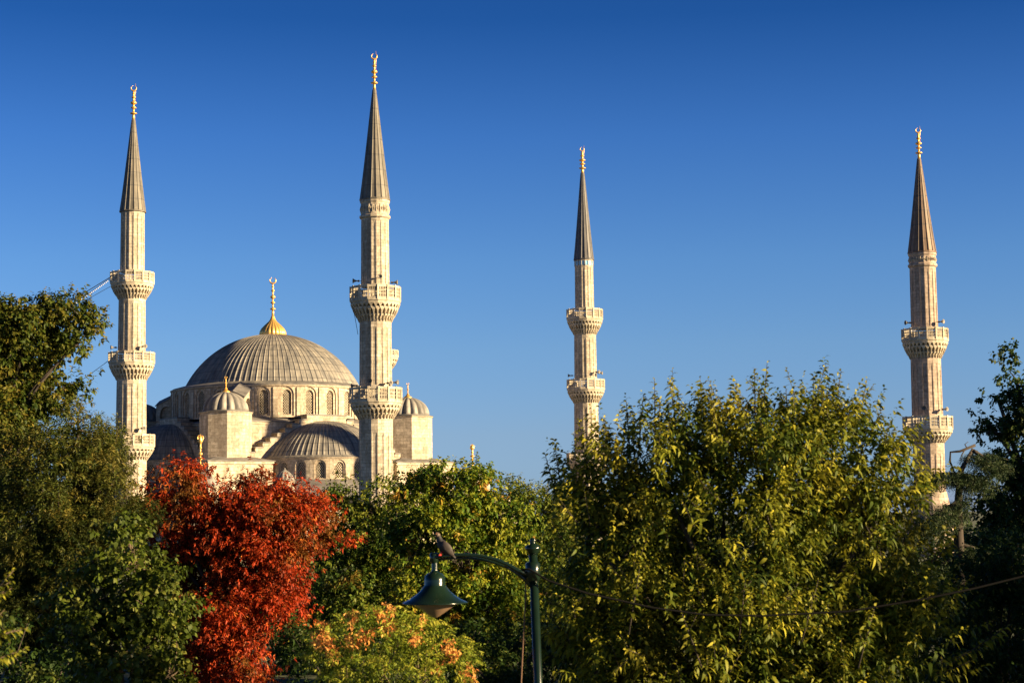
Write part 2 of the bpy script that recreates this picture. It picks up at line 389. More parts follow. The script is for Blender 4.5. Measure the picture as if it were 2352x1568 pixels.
m4 = minaret(2118, 214, 293, (365, 581), 32.5, [(30.8, (52.2, 756, 782, 823)), (35.3, (55.7, 957, 985, 1017)), (36.5, None)],
    'minaret with a brown weathered spire at the far right of the photo', M_COPPER, M_STONE_P, band=610,
    horns=[(-60, 31.5, 742), (60, 31.5, 742), (-8, 36, 939), (55, 36, 942)])
m5 = minaret(871, 300, 440, (490, 660), 21, [(20, (43, 805, 819, 853)), (25, (42, 912, 930, 952)), (26, None)],
    'farthest minaret, hidden behind the largest one with only half a balcony peeping out', M_LEAD_D)

# ------------------------------------------------------------------ the mosque
MX, MY, MROT = -33.5, 255.0, math.radians(34.4)
mosque = empty('mosque', (MX, MY, 0), 'great domed stone mosque with lead roofs and a gilded crowning finial', 'mosque', MROT)
def arch_loop(w_, h, sill, n=8):
    r = w_/2; P = [(-r, sill), (-r, sill+h-r)]
    P += [(-r*math.cos(PI*k/n), sill+h-r+r*1.08*math.sin(PI*k/n)) for k in range(1, n)]
    return P + [(r, sill+h-r), (r, sill)]
def window_panel(mb, mp, W, H, w1, h1, s1, w2, h2, s2, d1, d2):
    """one bay of wall with a stepped arched opening; mp(u, v, depth) -> point"""
    A = arch_loop(w1, h1, s1); B = arch_loop(w2, h2, s2); n = len(A)
    top = [(-W/2, s1), (-W/2, H)] + [(-W/2 + W*k/(n-3), H) for k in range(1, n-3)] + [(W/2, H), (W/2, s1)]
    def strip(P, dp, Q, dq):
        vs = [mp(u, v, dp) for u, v in P] + [mp(u, v, dq) for u, v in Q]
        mb.add(vs, [(i, i+1, n+i+1, n+i) for i in range(n-1)])
    strip(top, 0, A, 0); strip(A, 0, A, d1); strip(A, d1, B, d1); strip(B, d1, B, d2)
    vs = [mp(-W/2, 0, 0), mp(0, 0, 0), mp(W/2, 0, 0), mp(W/2, s1, 0), mp(w1/2, s1, 0), mp(-w1/2, s1, 0), mp(-W/2, s1, 0)]
    mb.add(vs, [(0, 1, 5, 6), (1, 2, 3, 4), (1, 4, 5)])
    mb.add([mp(-w1/2, s1, 0), mp(w1/2, s1, 0), mp(w1/2, s1, d1), mp(-w1/2, s1, d1), mp(-w2/2, s2, d1), mp(w2/2, s2, d1), mp(w2/2, s2, d2), mp(-w2/2, s2, d2)],
           [(0, 1, 2, 3), (3, 2, 5, 4), (4, 5, 6, 7)])
def grille(parent, mp, w2, h2, s2, d):
    """dark opening with a pierced stone lattice in front: a window part and its lattice"""
    B = arch_loop(w2*1.02, h2*1.01, s2-0.02); k = MB()
    k.add([mp(u, v, d+0.14) for u, v in B], [tuple(range(len(B)))])
    win = k.build('window', M_DARK, parent)
    g_ = MB(); r = w2/2; zc = s2+h2-r; st = 0.37
    def inside(u, v):
        return abs(u) < r and v > s2 and (v < zc or u*u+(v-zc)**2 < r*r)
    for sgn in (-1, 1):
        c = s2 - w2
        while c < s2+h2+w2:
            pts = [(u, c + sgn*u*1.25) for u in np.linspace(-r, r, 15)]
            run = [p for p in pts if inside(*p)]
            if len(run) > 1:
                (u0, v0), (u1, v1) = run[0], run[-1]; q = 0.042
                vs = [mp(u0, v0-q, d), mp(u1, v1-q, d), mp(u1, v1+q, d), mp(u0, v0+q, d), mp(u0, v0-q, d+0.08), mp(u1, v1-q, d+0.08), mp(u1, v1+q, d+0.08), mp(u0, v0+q, d+0.08)]
                g_.add(vs, [(0, 1, 2, 3), (7, 6, 5, 4), (0, 4, 5, 1), (3, 2, 6, 7), (1, 5, 6, 2), (0, 3, 7, 4)])
            c += st
    g_.build('lattice', M_CARVE, win)
def cyl_map(cx, cy, R, a0, z0):
    def mp(u, v, d):
        a = a0 + u/R; q = R - d
        return Vector((cx + q*math.sin(a), cy - q*math.cos(a), z0+v))
    return mp
def cap_profile(rb, h, n=22, z0=0, top=0.02):
    R = (rb*rb+h*h)/(2*h); zc = h-R; a0 = math.asin(rb/R)
    return [(R*math.sin(a0*(1-k/n))+top*(k/n), z0+zc+R*math.cos(a0*(1-k/n))) for k in range(n+1)]
def seam_rf(n, d=0.07, wd=0.14, skip=3):
    def rf(a, r, z, i):
        u = (a*n/(2*PI)) % 1.0
        if i < skip or r < 0.5: return r
        return r + (d if (u < wd or u > 1-wd) else 0)*min(1, r/4)
    return rf
LOSM = math.atan2(-(625-CX)/F, 1) - MROT       # direction to the camera in mosque-local angles
# main dome and drum
zc = 22.9; RD = 13.9
d = MB(); d.lathe([(RD+0.05, zc+0.02), (RD-0.1, zc+0.2), (12.25, zc+0.62), (12.05, zc+0.68)] + cap_profile(11.95, 7.35, 26, zc+0.7), 96*6, None, 0, 2*PI, seam_rf(96, 0.10, 0.15), smooth=False)
d.build('main_dome', M_LEAD, mosque)
b_ = MB(); zt = zc+0.7+7.2
nfl = 20
def fl(a, r, z, i): return r*(1+0.075*abs(math.sin(a*nfl/2))) if 0 < i < 9 else r
b_.lathe([(1.72, zt-0.1), (1.78, zt+0.1), (1.72, zt+0.5), (1.5, zt+0.95), (1.15, zt+1.35), (0.8, zt+1.7), (0.5, zt+2.0), (0.33, zt+2.3), (0.24, zt+2.6), (0.2, zt+2.75)], nfl*8, None, 0, 2*PI, fl)
gb = b_.build('gilded_dome_cap', M_GOLD, mosque)
finial_mb(5.6, 0.42, Matrix.Translation((0, 0, zt+2.6)) @ Matrix.Rotation(-MROT, 4, 'Z'), False).build('gilded_finial', M_GOLD, mosque)
NW = 28; bayW = 2*PI*RD/NW; zd0 = 18.6; Hd = zc-zd0
dr = MB()
for k in range(NW):
    a0 = LOSM - 0.087 + 2*PI*k/NW
    mp = cyl_map(0, 0, RD, a0, zd0)
    window_panel(dr, mp, bayW, Hd, 1.75, 3.75, 0.22, 1.12, 3.2, 0.42, 0.16, 0.5)
    rel = (a0 - LOSM + PI) % (2*PI) - PI
    if abs(rel) < 1.75: grille(mosque, mp, 1.12, 3.2, 0.42, 0.36)
dr.lathe([(RD+0.0, zc-0.28), (RD+0.12, zc-0.22), (RD+0.22, zc-0.05), (RD+0.22, zc+0.03)], 112, cap=False)
pil = dr
for k in range(NW):
    a = LOSM - 0.087 + 2*PI*(k+0.5)/NW; Mx = Matrix.Rotation(a, 4, 'Z')
    pil.box(-0.32, 0.32, -RD-0.14, -RD+0.2, zd0, zc-0.3, Mx)
dr.build('drum', M_STONE_W, mosque)
inner = MB(); inner.lathe([(RD-1.0, zd0), (RD-1.0, zc)], 48); inner.build('drum_core', M_DARK, mosque)
# diagonal buttresses against the drum
for k in range(4):
    a = PI/4 + k*PI/2; Mx = Matrix.Rotation(a, 4, 'Z'); bt = MB()
    hw = 1.55; prof = [(-16.6, zd0-0.2), (-16.6, zd0+2.5), (-13.5, zd0+4.05), (-13.5, zd0-0.2)]
    # side walls with an arched niche cut in, front face gabled
    for sx in (-1, 1):
        n_ = 8; arc = [(-15.05 + 0.95*math.cos(PI*q/n_), zd0+1.55 + 0.95*math.sin(PI*q/n_)) for q in range(n_+1)]   # from right(-14.1) to left(-16.0)
        lower = [(-14.1, zd0-0.2)] + arc + [(-16.0, zd0-0.2)]
        outer = [(-13.5, zd0-0.2), (-13.5, zd0+2.0)] + [(-13.5 - 3.1*q/(n_-2), zd0+4.05 - 1.55*q/(n_-2)) for q in range(0, n_-1)] + [(-16.6, zd0+1.0), (-16.6, zd0-0.2)]
        m_ = len(lower)
        vs = [Mx @ Vector((sx*hw, y, z)) for y, z in outer] + [Mx @ Vector((sx*hw, y, z)) for y, z in lower] + [Mx @ Vector((sx*(hw-0.6), y, z)) for y, z in lower]
        bt.add(vs, [(i, i+1, m_+i+1, m_+i) for i in range(m_-1)] + [(m_+i, m_+i+1, 2*m_+i+1, 2*m_+i) for i in range(m_-1)] + [tuple(range(2*m_, 3*m_))])
    bt.add([Mx @ Vector(p) for p in ((-hw, -16.6, zd0-0.2), (hw, -16.6, zd0-0.2), (hw, -16.6, zd0+2.5), (0, -16.6, zd0+3.2), (-hw, -16.6, zd0+2.5))], [(0, 1, 2, 3, 4)])
    o = bt.build('buttress', M_STONE_W, mosque)
    rf_ = MB(); e = 0.12
    for sx in (-1, 1):
        vs = [Mx @ Vector(p) for p in ((sx*(hw+e), -16.75, zd0+2.46), (0, -16.75, zd0+3.24), (0, -13.4, zd0+4.7), (sx*(hw+e), -13.4, zd0+4.05),
                                       (sx*(hw+e), -16.75, zd0+2.6), (0, -16.75, zd0+3.38), (0, -13.4, zd0+4.84), (sx*(hw+e), -13.4, zd0+4.19))]
        rf_.add(vs, [(0, 1, 2, 3), (4, 7, 6, 5), (0, 4, 5, 1), (0, 3, 7, 4)])
    rf_.build('buttress_roof', M_ROOF, o)
# square base under the drum
HB = 13.9
ub = MB(); ub.box(-HB, HB, -HB, HB, 6, 17.9); ub.box(-HB-0.12, HB+0.12, -HB-0.12, HB+0.12, 17.55, 17.87); ub.build('square_base', M_STONE_W, mosque)
def pyr(mb, x0, x1, y0, y1, z0, z1, inset, th=0.12):
    vs = [(x0, y0, z0), (x1, y0, z0), (x1, y1, z0), (x0, y1, z0), (x0, y0, z0+th), (x1, y0, z0+th), (x1, y1, z0+th), (x0, y1, z0+th),
          (x0+inset, y0+inset, z1), (x1-inset, y0+inset, z1), (x1-inset, y1-inset, z1), (x0+inset, y1-inset, z1)]
    mb.add(vs, [(0, 3, 2, 1), (0, 1, 5, 4), (1, 2, 6, 5), (2, 3, 7, 6), (3, 0, 4, 7), (4, 5, 9, 8), (5, 6, 10, 9), (6, 7, 11, 10), (7, 4, 8, 11), (8, 9, 10, 11)])
ur = MB(); pyr(ur, -HB-0.3, HB+0.3, -HB-0.3, HB+0.3, 17.9, 18.7, 2.4); ur.build('base_roof', M_ROOF, mosque)
# four sides: stepped arch wall, half dome with windowed drum, skirt roof
RS = 8.9; CYS = -15.2
for side in range(4):
    Rz = Matrix.Rotation(side*PI/2, 4, 'Z')
    sw = MB(); cp = MB(); nst = 8; y0, y1 = -15.6, -HB-0.0
    tops = [(2.9, 18.75)] + [(2.9+(11.4-2.9)*(k+1)/nst, 18.75-5.0*(k+1)/nst) for k in range(nst)]
    xs = [-q[0] for q in reversed(tops)] + [q[0] for q in tops]
    prev = 0
    for k, (x, z) in enumerate(tops):
        if k == 0:
            sw.box(-x, x, y0, y1-0.003, 8, z, Rz); cp.box(-x-0.12, x+0.12, y0-0.14, y1, z+0.003, z+0.16, Rz)
            sw.box(-x-0.06, x+0.06, y0-0.07, y0, z-0.42, z-0.003, Rz)
        else:
            for s_ in (-1, 1):
                a, c = sorted((s_*prev, s_*x)); sw.box(a, c, y0, y1-0.003, 8, z, Rz)
                a, c = sorted((s_*(prev+0.125), s_*(x+0.12))); cp.box(a, c, y0-0.14, y1, z+0.003, z+0.16, Rz)
                sw.box(a, c, y0-0.07, y0, z-0.38, z-0.003, Rz)
        prev = x
    o = sw.build('stepped_arch', M_STONE_W, mosque); cp.build('coping', M_ROOF, o)
    T = Rz @ Matrix.Translation((0, CYS, 0)); zs = 13.0
    hd = MB(); hd.lathe([(RS+0.12, zs+0.03), (RS, zs+0.14), (8.55, zs+0.3), (8.5, zs+0.36)] + cap_profile(8.42, 4.7, 20, zs+0.38), 36*6, T, -PI/2, PI/2, seam_rf(72, 0.10, 0.15), smooth=False, cap=False)
    hd.build('half_dome', M_LEAD_S, mosque)
    hw = MB(); nb = 11; bw = PI*RS/nb; zw0 = 10.2
    for k in range(nb):
        a0 = -PI/2 + PI*(k+0.5)/nb
        c_, s2_ = math.cos(0), 0
        def mp(u, v, dd, a0=a0):
            a = a0 + u/RS; q = RS - dd
            return T @ Vector((q*math.sin(a), -q*math.cos(a), zw0+v))
        window_panel(hw, mp, bw, zs-zw0, 1.5, 2.35, 0.1, 1.08, 2.0, 0.18, 0.14, 0.5)
        if side in (0, 3): grille(mosque, mp, 1.08, 2.0, 0.18, 0.28)
    hw.lathe([(RS, zs-0.22), (RS+0.16, zs-0.12), (RS+0.2, zs+0.03)], 66, T, -PI/2, PI/2, cap=False)
    hw.build('half_dome_drum', M_STONE_W, mosque)
    cr = MB(); cr.lathe([(RS-0.9, zw0), (RS-0.9, zs)], 40, T, -PI/2, PI/2, cap=False); cr.build('half_drum_core', M_DARK, mosque)
    sk = MB(); sk.lathe([(13.2, 7.9), (13.2, 8.1), (RS+0.05, 10.15), (RS-0.6, 10.3)], 90, T, -PI/2, PI/2, seam_rf(100, 0.06, 0.12, 2), cap=False); sk.build('skirt_roof', M_ROOF, mosque)
# corner towers
def melon(n, amp=0.13):
    def rf(a, r, z, i): return r*(1 - amp*(1-abs(math.sin(a*n/2)))) if i > 1 else r
    return rf
for k in range(4):
    a = PI/4 + k*PI/2; cx, cy = 19.4*math.sin(a), -19.4*math.cos(a); T = Matrix.Translation((cx, cy, 0))
    tw = MB(); R8 = 3.35; z1 = 19.0; ph8 = PI/8
    tw.lathe([(R8, 7), (R8, z1-0.25), (R8+0.14, z1-0.1), (R8+0.14, z1)], 8, T, ph8, ph8+2*PI, smooth=False)
    o = tw.build('corner_tower', M_STONE_W, mosque)
    td = MB()
    td.lathe([(R8+0.22, z1), (R8+0.2, z1+0.06)], 8, T, ph8, ph8+2*PI, smooth=False)
    td.lathe([(2.95, z1+0.06), (2.98, z1+0.2)] + [(2.9*math.cos(PI/2*q/12)+0.05, z1+0.2+2.45*math.sin(PI/2*q/12)) for q in range(13)], 16*10, T, 0, 2*PI, melon(16))
    td.build('tower_dome', M_LEAD_T, o)
    M_f = T @ Matrix.Translation((0, 0, z1+2.75)) @ Matrix.Rotation(-MROT, 4, 'Z')
    tf = finial_mb(1.95, 0.2, M_f, False); tf.lathe([(0.62, z1+2.5), (0.55, z1+2.72), (0.3, z1+2.85), (0.14, z1+3.1)], 16, T); tf.build('gilded_finial', M_GOLD, o)
    wn = MB()
    for q in range(8):                                        # small arched lights set in each second face
        if q % 2: continue
        aa = q*PI/4; rr = R8*math.cos(PI/8); Mq = T @ Matrix.Rotation(aa, 4, 'Z')
        A = arch_loop(0.75, 1.75, 12.6)
        wn.add([Mq @ Vector((u, -rr-0.012, v)) for u, v in A], [tuple(range(len(A)))])
        B = arch_loop(0.95, 1.9, 12.55); n_ = len(A)
        fr_ = MB()
    if k in (1,): wn.build('tower_window', M_DARK, o)
    bb = MB(); bb.box(-4.5, 4.5, -4.5, 4.5, 5, 12.55, T); bb.box(-4.62, 4.62, -4.62, 4.62, 12.25, 12.53, T); ob = bb.build('corner_block', M_STONE_W, mosque)
    br_ = MB(); pyr(br_, -4.75, 4.75, -4.75, 4.75, 12.56, 13.25, 2.4); br_.v = [tuple(T @ Vector(p)) for p in br_.v]; br_.build('block_roof', M_ROOF, ob)
hb = MB(); hb.box(-25, 25, -25, 25, 0, 7.6); hb.build('hall_wall', M_STONE_W, mosque)
hr = MB(); pyr(hr, -25.3, 25.3, -25.3, 25.3, 7.6, 8.6, 5); hr.build('hall_roof', M_ROOF, mosque)
Minv = Matrix.Rotation(-MROT, 4, 'Z') @ Matrix.Translation((-MX, -MY, 0))
sdm = MB(); p = Minv @ at(654, 1104, 222); T = Matrix.Translation((p.x, p.y, 0))
sdm.lathe([(1.25, 4), (1.25, p.z-0.1), (1.35, p.z)], 8, T, smooth=False); o = sdm.build('small_turret', M_STONE_W, mosque)
sdm = MB(); sdm.lathe([(1.3, p.z), (1.2, p.z+0.15), (1.0, p.z+0.6), (0.62, p.z+1.05), (0.15, p.z+1.35), (0.05, p.z+1.6)], 12*8, T, 0, 2*PI, melon(12)); sdm.build('turret_dome', M_LEAD_T, o)

# two free-standing small domed kiosks whose finials rise over the trees
def kiosk(px, ytop, ybase, Y, label, r=2.2):
    p = at(px, ybase, Y); k = empty('domed_kiosk', (p.x, p.y, 0), label, 'kiosk', 0.3)
    wl = MB(); zt = p.z - r*0.75; wl.lathe([(r, 0), (r, zt-0.2), (r+0.15, zt-0.1), (r+0.15, zt)], 8, smooth=False); wl.build('wall', M_STONE_W, k)
    dm = MB(); dm.lathe([(r+0.1, zt), (r, zt+0.1)] + cap_profile(r*0.97, r*0.72, 10, zt+0.1), 16*8, None, 0, 2*PI, melon(16, 0.05)); dm.build('roof_dome', M_LEAD_T, k)
    h = at(px, ytop, Y).z - p.z
    f_ = finial_mb(h, 0.3, Matrix.Translation((0, 0, p.z-0.1)), False)
    f_.lathe([(0.02, h*0.72), (0.16, h*0.78), (0.3, h*0.84), (0.16, h*0.93), (0.02, h*1.02)], 12, Matrix.Translation((0, 0, p.z-0.1)))
    f_.build('gilded_finial', M_GOLD, k)
kiosk(460, 996, 1084, 213, 'small domed kiosk whose gilded finial rises over the red tree')
kiosk(1085, 1018, 1072, 205, 'small domed kiosk whose pale gilded tip shows above the yellowing tree', 2.0)

# ------------------------------------------------------------------ foliage
def leafmat(name, stops, noise_scale=0.35, patch=None, patch_col=None, trans=0.28, rough=0.55, patch_at=(0.55, 0.62)):
    m, t, b, N, L = newmat(name)
    at_ = N.new('ShaderNodeAttribute'); at_.attribute_name = 'tone'
    c = ramp(t, at_.outputs['Fac'], stops)
    if patch_col:
        tc = N.new('ShaderNodeTexCoord'); n_ = noise(t, tc.outputs['Object'], noise_scale, 3, 0.7)
        f = ramp(t, n_, [(patch_at[0], (0, 0, 0)), (patch_at[1], (1, 1, 1))]); mu = N.new('ShaderNodeMath'); mu.operation = 'MULTIPLY'; mu.inputs[1].default_value = patch
        L.new(f, mu.inputs[0]); c = mixcol(t, c, patch_col, mu.outputs[0])
    L.new(c, b.inputs['Base Color']); b.inputs['Roughness'].default_value = rough
    b.inputs['Specular IOR Level'].default_value = 0.2
    tr = N.new('ShaderNodeBsdfTranslucent'); L.new(c, tr.inputs['Color'])
    mx = N.new('ShaderNodeMixShader'); mx.inputs[0].default_value = trans
    L.new(b.outputs[0], mx.inputs[1]); L.new(tr.outputs[0], mx.inputs[2])
    L.new(mx.outputs[0], N['Material Output'].inputs['Surface'])
    return m
LEAF6 = (np.array([[0, 0, 0], [.30, -.5, .07], [.30, .5, .07], [.65, -.42, .02], [.65, .42, .02], [1, 0, -.16]]), [(0, 1, 2), (1, 3, 4, 2), (3, 5, 4)])
LEAF4 = (np.array([[0, 0, 0], [.45, -.5, .05], [1, 0, -.08], [.45, .5, .05]]), [(0, 1, 2, 3)])
def unit(a): return a/np.maximum(np.linalg.norm(a, axis=-1, keepdims=True), 1e-9)
class Leaves:
    def __init__(s): s.B = []; s.A = []; s.L = []; s.T = []
    def put(s, base, axis, length, tone):
        s.B.append(base.reshape(-1, 3)); s.A.append(axis.reshape(-1, 3)); s.L.append(length.reshape(-1)); s.T.append(tone.reshape(-1))
    def build(s, name, mat, parent, tmpl, aspect, droop=0.0, origin=(0, 0, 0)):
        B = np.concatenate(s.B) - np.array(origin); A = unit(np.concatenate(s.A)); Ln = np.concatenate(s.L); T = np.concatenate(s.T)
        n = len(B); rnd = rng.normal(size=(n, 3)); rnd[:, 2] += 1.3
        W = unit(np.cross(rnd, A)); Nn = np.cross(A, W)
        tv, tf = tmpl; k = len(tv)
        V = B[:, None, :] + Ln[:, None, None]*(tv[None, :, 0, None]*A[:, None, :] + aspect*tv[None, :, 1, None]*W[:, None, :] + tv[None, :, 2, None]*Nn[:, None, :])
        if droop: V[:, :, 2] -= droop*Ln[:, None]*(tv[None, :, 0]**2)
        me = bpy.data.meshes.new(name); me.vertices.add(n*k); me.vertices.foreach_set('co', V.astype(np.float32).ravel())
        loops = np.concatenate([np.array(f) for f in tf]); sizes = np.array([len(f) for f in tf])
        allL = (np.arange(n)[:, None]*k + loops[None, :]).ravel().astype(np.int32)
        me.loops.add(len(allL)); me.loops.foreach_set('vertex_index', allL)
        tot = np.tile(sizes, n); st = np.concatenate([[0], np.cumsum(tot)[:-1]]).astype(np.int32)
        me.polygons.add(len(tot)); me.polygons.foreach_set('loop_start', st)
        try: me.polygons.foreach_set('loop_total', tot.astype(np.int32))
        except Exception: pass
        at_ = me.attributes.new('tone', 'FLOAT', 'POINT'); at_.data.foreach_set('value', np.repeat(T, k).astype(np.float32))
        me.materials.append(mat); me.update(calc_edges=True)
        o = bpy.data.objects.new(name, me); COL.objects.link(o); o.parent = parent
        return o
def shoots_to_leaves(lv, S, D, Ln, nl, leaf, tone, spread=1.0, up=0.35, droop=0.35, tip=0.6):
    """leaves set round each shoot; S start, D direction, Ln length"""
    m = len(S); t_ = (np.arange(nl)+0.6)/nl
    D = unit(D); a = unit(np.cross(D, rng.normal(size=(m, 3)))); b = np.cross(D, a)
    ph = rng.uniform(0, 2*PI, (m, 1)) + np.arange(nl)[None, :]*2.4
    rad = np.cos(ph)[..., None]*a[:, None, :] + np.sin(ph)[..., None]*b[:, None, :]
    pos = S[:, None, :] + D[:, None, :]*(Ln[:, None]*t_[None, :])[..., None]
    ax = rad*spread + D[:, None, :]*(up + tip*(t_[None, :, None]**3)*2) + rng.normal(size=(m, nl, 3))*0.22
    ax[..., 2] -= droop
    le = leaf*(1.0 - 0.45*t_[None, :]**2)*rng.uniform(0.55, 1.3, (m, nl))
    tn = np.clip(tone[:, None] + 0.25*(t_[None, :]-0.5) + rng.normal(size=(m, nl))*0.10, 0, 1)
    lv.put(pos, ax, le, tn)
def sample_lobes(lobes, Y, dens, clump_r, per, up=0.5, shell=2.4):
    """lobes: (px, py, dY, rx px, ry px, depth m) measured at depth Y -> shoot starts and directions in clumps"""
    S = []; D = []; TN = []; C = []
    for (px, py, dY, rx, ry, rd) in lobes:
        yy = Y + dY; c = np.array(at(px, py, yy)); sx = rx*yy/F; sz = ry*yy/F
        vol = 4.19*sx*sz*rd; n_ = max(3, int(vol**0.85*dens))
        u = unit(rng.normal(size=(n_, 3))); r = rng.uniform(0, 1, (n_, 1))**(1/shell)
        r = r*(1 + 0.10*rng.normal(size=(n_, 1)))
        P0 = u*r
        ns = int(9 + 4*vol**0.45); su = unit(rng.normal(size=(ns, 3)))*rng.uniform(0.5, 0.95, (ns, 1))
        own = rng.integers(0, ns, n_); sp = su[own] + u*0.28*rng.uniform(0, 1, (n_, 1))**0.45
        P0 = np.where(rng.uniform(size=(n_, 1)) < 0.88, sp, P0); u = unit(P0*0.6 + u*0.4)
        cc = c + P0*np.array([sx, rd, sz])
        q = rng.normal(size=(n_, per, 3)); off = q*clump_r*np.array([1, 1, 0.8])
        P = cc[:, None, :] + off
        out = u[:, None, :]*np.array([1, 1, 1]) + off/(clump_r*2.2) + rng.normal(size=(n_, per, 3))*0.35
        out[..., 2] += up
        S.append(P.reshape(-1, 3)); D.append(out.reshape(-1, 3)); C.append(cc)
        TN.append(np.repeat(np.clip(rng.normal(0.5, 0.2, n_), 0, 1), per))
    return np.concatenate(S), np.concatenate(D), np.concatenate(TN), np.concatenate(C)
M_BARK = plain('bark', (0.10, 0.07, 0.045), 0.9, 0, 0.4, 5); M_BARKD = plain('dark_bark', (0.045, 0.035, 0.028), 0.95, 0, 0.4, 5)
def limb(mb, p0, p1, r0, r1, sag=0.0, n=6):
    p0 = Vector(p0); p1 = Vector(p1); L = (p1-p0).length; pts = []; rad = []
    off = Vector((random.uniform(-1, 1), random.uniform(-1, 1), random.uniform(-.3, .6)))*L*0.09
    for k in range(n+1):
        t_ = k/n; pts.append(p0.lerp(p1, t_) + off*math.sin(PI*t_) + Vector((0, 0, sag*L*math.sin(PI*t_)))); rad.append(r0 + (r1-r0)*t_**0.8)
    mb.tube(pts, rad, 7)
def trunk_with_limbs(root, lobes, Y, rt, C, mat, frac=0.35, base=None, fork=0.42, twigs=160):
    mb = MB(); loc = root.location
    cs = [at(l[0], l[1], Y+l[2]) for l in lobes]
    zmin = min(c.z for c in cs); top = Vector((loc.x, loc.y, max(1.2, fork*sum(c.z for c in cs)/len(cs))))
    loc0 = Vector((loc.x, loc.y, -0.1))
    ptsT = [loc0, loc0.lerp(top, .12) , loc0.lerp(top, 0.6)+Vector((rt*.4, 0, 0)), top]
    mb.tube([p-loc for p in ptsT], [rt*1.5, rt*1.08, rt*0.95, rt*0.85], 10)
    for c, l in zip(cs, lobes):
        if l[3] > 20: limb(mb, top-loc, c-loc, rt*0.55, rt*0.14, 0.04)
    idx = rng.choice(len(C), min(len(C), twigs), replace=False)
    for i in idx:
        p = Vector(C[i]); c = min(cs, key=lambda q: (q-p).length)
        limb(mb, c-loc+Vector((0, 0, -(p-c).length*0.3)), p-loc, max(0.012, rt*0.13), 0.008, 0.0, 4)
    return mb.build('trunk', mat, root)
def tree(name, label, cat, base_px, Y, lobes, mat, leaf, nl, dens, clump_r, per, slen, tmpl=LEAF6, aspect=0.36, up=0.5, droop=0.35, rt=0.16,
         bark=M_BARK, sprouts=(), group=None, spread=1.0, leaf_up=0.35, ldroop=0.25, tone_bias=0.0, shell=2.4, twigs=160, palmate=False, fork=.42, plumes=0):
    pb = at(base_px, 1180, Y); root = empty(name, (pb.x, Y, 0), label, cat, group=group)
    S, D, TN, C = sample_lobes(lobes, Y, dens, clump_r, per, up, shell)
    lv = Leaves(); TN = np.clip(TN+tone_bias, 0, 1)
    Ls = slen*rng.uniform(0.5, 1.25, len(S))
    shoots_to_leaves(lv, S - unit(D)*Ls[:, None]*0.5, D, Ls, nl, leaf, TN, spread, leaf_up, droop)
    st = MB(); loc = root.location
    if plumes:                                               # many upright leafy plumes over the whole outside of the crown
        wts = np.array([l[3]*l[4] for l in lobes], float); nsp = plumes//5; pick = rng.choice(len(lobes), nsp, p=wts/wts.sum())
        PS = []; PD = []
        for (px, py, dY, rx, ry, rd) in [lobes[k] for k in pick]:
            v = rng.normal(size=3); v[1] = -abs(v[1])*0.9; v[2] += 0.5; v /= np.linalg.norm(v); yy = Y+dY
            c0 = np.array(at(px, py, yy)) + v*np.array([rx*yy/F, rd, ry*yy/F])*rng.uniform(0.85, 1.0); d0 = v*0.8 + np.array([0, 0, 0.9])
            for q in range(5): PS.append(c0 + rng.normal(size=3)*0.09); PD.append(d0 + rng.normal(size=3)*0.45)
        PS = np.array(PS); PD = np.array(PD); plumes = len(PS); PL = rng.uniform(0.4, 0.85, plumes)*slen*1.5
        shoots_to_leaves(lv, PS, PD, PL, 16, leaf, np.clip(rng.normal(0.72, .15, plumes), 0, 1), 0.9, 0.5, 0.25)
        PD = unit(PD)
        for k in range(0, plumes, 2): st.tube([Vector(PS[k])-loc, Vector(PS[k]+PD[k]*PL[k])-loc], [0.007, 0.003], 4)
    for (x0, y0, x1, y1, dY) in sprouts:                     # long shoots that stand clear of the crown
        a = at(x0, y0, Y+dY); b = at(x1, y1, Y+dY+random.uniform(-.15, .15)); Lg = (b-a).length
        k = max(12, int(Lg/leaf*5))
        shoots_to_leaves(lv, np.array([a]), np.array([b-a]), np.array([Lg]), k, leaf*1.05, np.array([0.68]), 0.9, 0.5, 0.3)
        for q in range(2):
            c = a.lerp(b, 0.15+0.3*q) ; d2 = (b-a).normalized() + Vector((random.uniform(-.8, .8), random.uniform(-.5, .5), 0))
            shoots_to_leaves(lv, np.array([c]), np.array([d2]), np.array([Lg*0.4]), max(6, k//3), leaf, np.array([0.6]), 0.9, 0.5, 0.3)
            st.tube([c-loc, c+d2.normalized()*Lg*0.34-loc], [0.006, 0.003], 4)
        st.tube([a-loc-(b-a)*0.3, a.lerp(b, .5)-loc, b-loc], [0.012, 0.008, 0.003], 5)
    trunk_with_limbs(root, lobes, Y, rt, C, bark, twigs=twigs, fork=fork)
    o = lv.build('crown', mat, root, tmpl, aspect, ldroop, tuple(root.location))
    if sprouts or plumes: tag(st.build('shoot_stems', bark, o), kind='stuff')
    return root

ML_PEACH = leafmat('olive_leaf', [(0.0, (0.03, 0.05, 0.008)), (0.4, (0.065, 0.10, 0.010)), (0.7, (0.18, 0.19, 0.016)), (1.0, (0.38, 0.35, 0.03))], 0.5, 0.15, (0.26, 0.14, 0.03))
ML_RED = leafmat('red_leaf', [(0.0, (0.06, 0.018, 0.006)), (0.35, (0.20, 0.025, 0.006)), (0.75, (0.42, 0.042, 0.008)), (1.0, (0.58, 0.18, 0.03))], 0.5, 0.8, (0.13, 0.07, 0.012), patch_at=(0.52, 0.60))
ML_OAK = leafmat('oak_leaf', [(0.0, (0.02, 0.04, 0.006)), (0.5, (0.06, 0.085, 0.010)), (1.0, (0.18, 0.14, 0.02))], 0.4, 0.12, (0.12, 0.08, 0.025))
ML_WIL = leafmat('grey_green_leaf', [(0.0, (0.025, 0.04, 0.008)), (0.5, (0.065, 0.085, 0.014)), (1.0, (0.19, 0.16, 0.03))], 0.4, 0.3, (0.14, 0.11, 0.035))
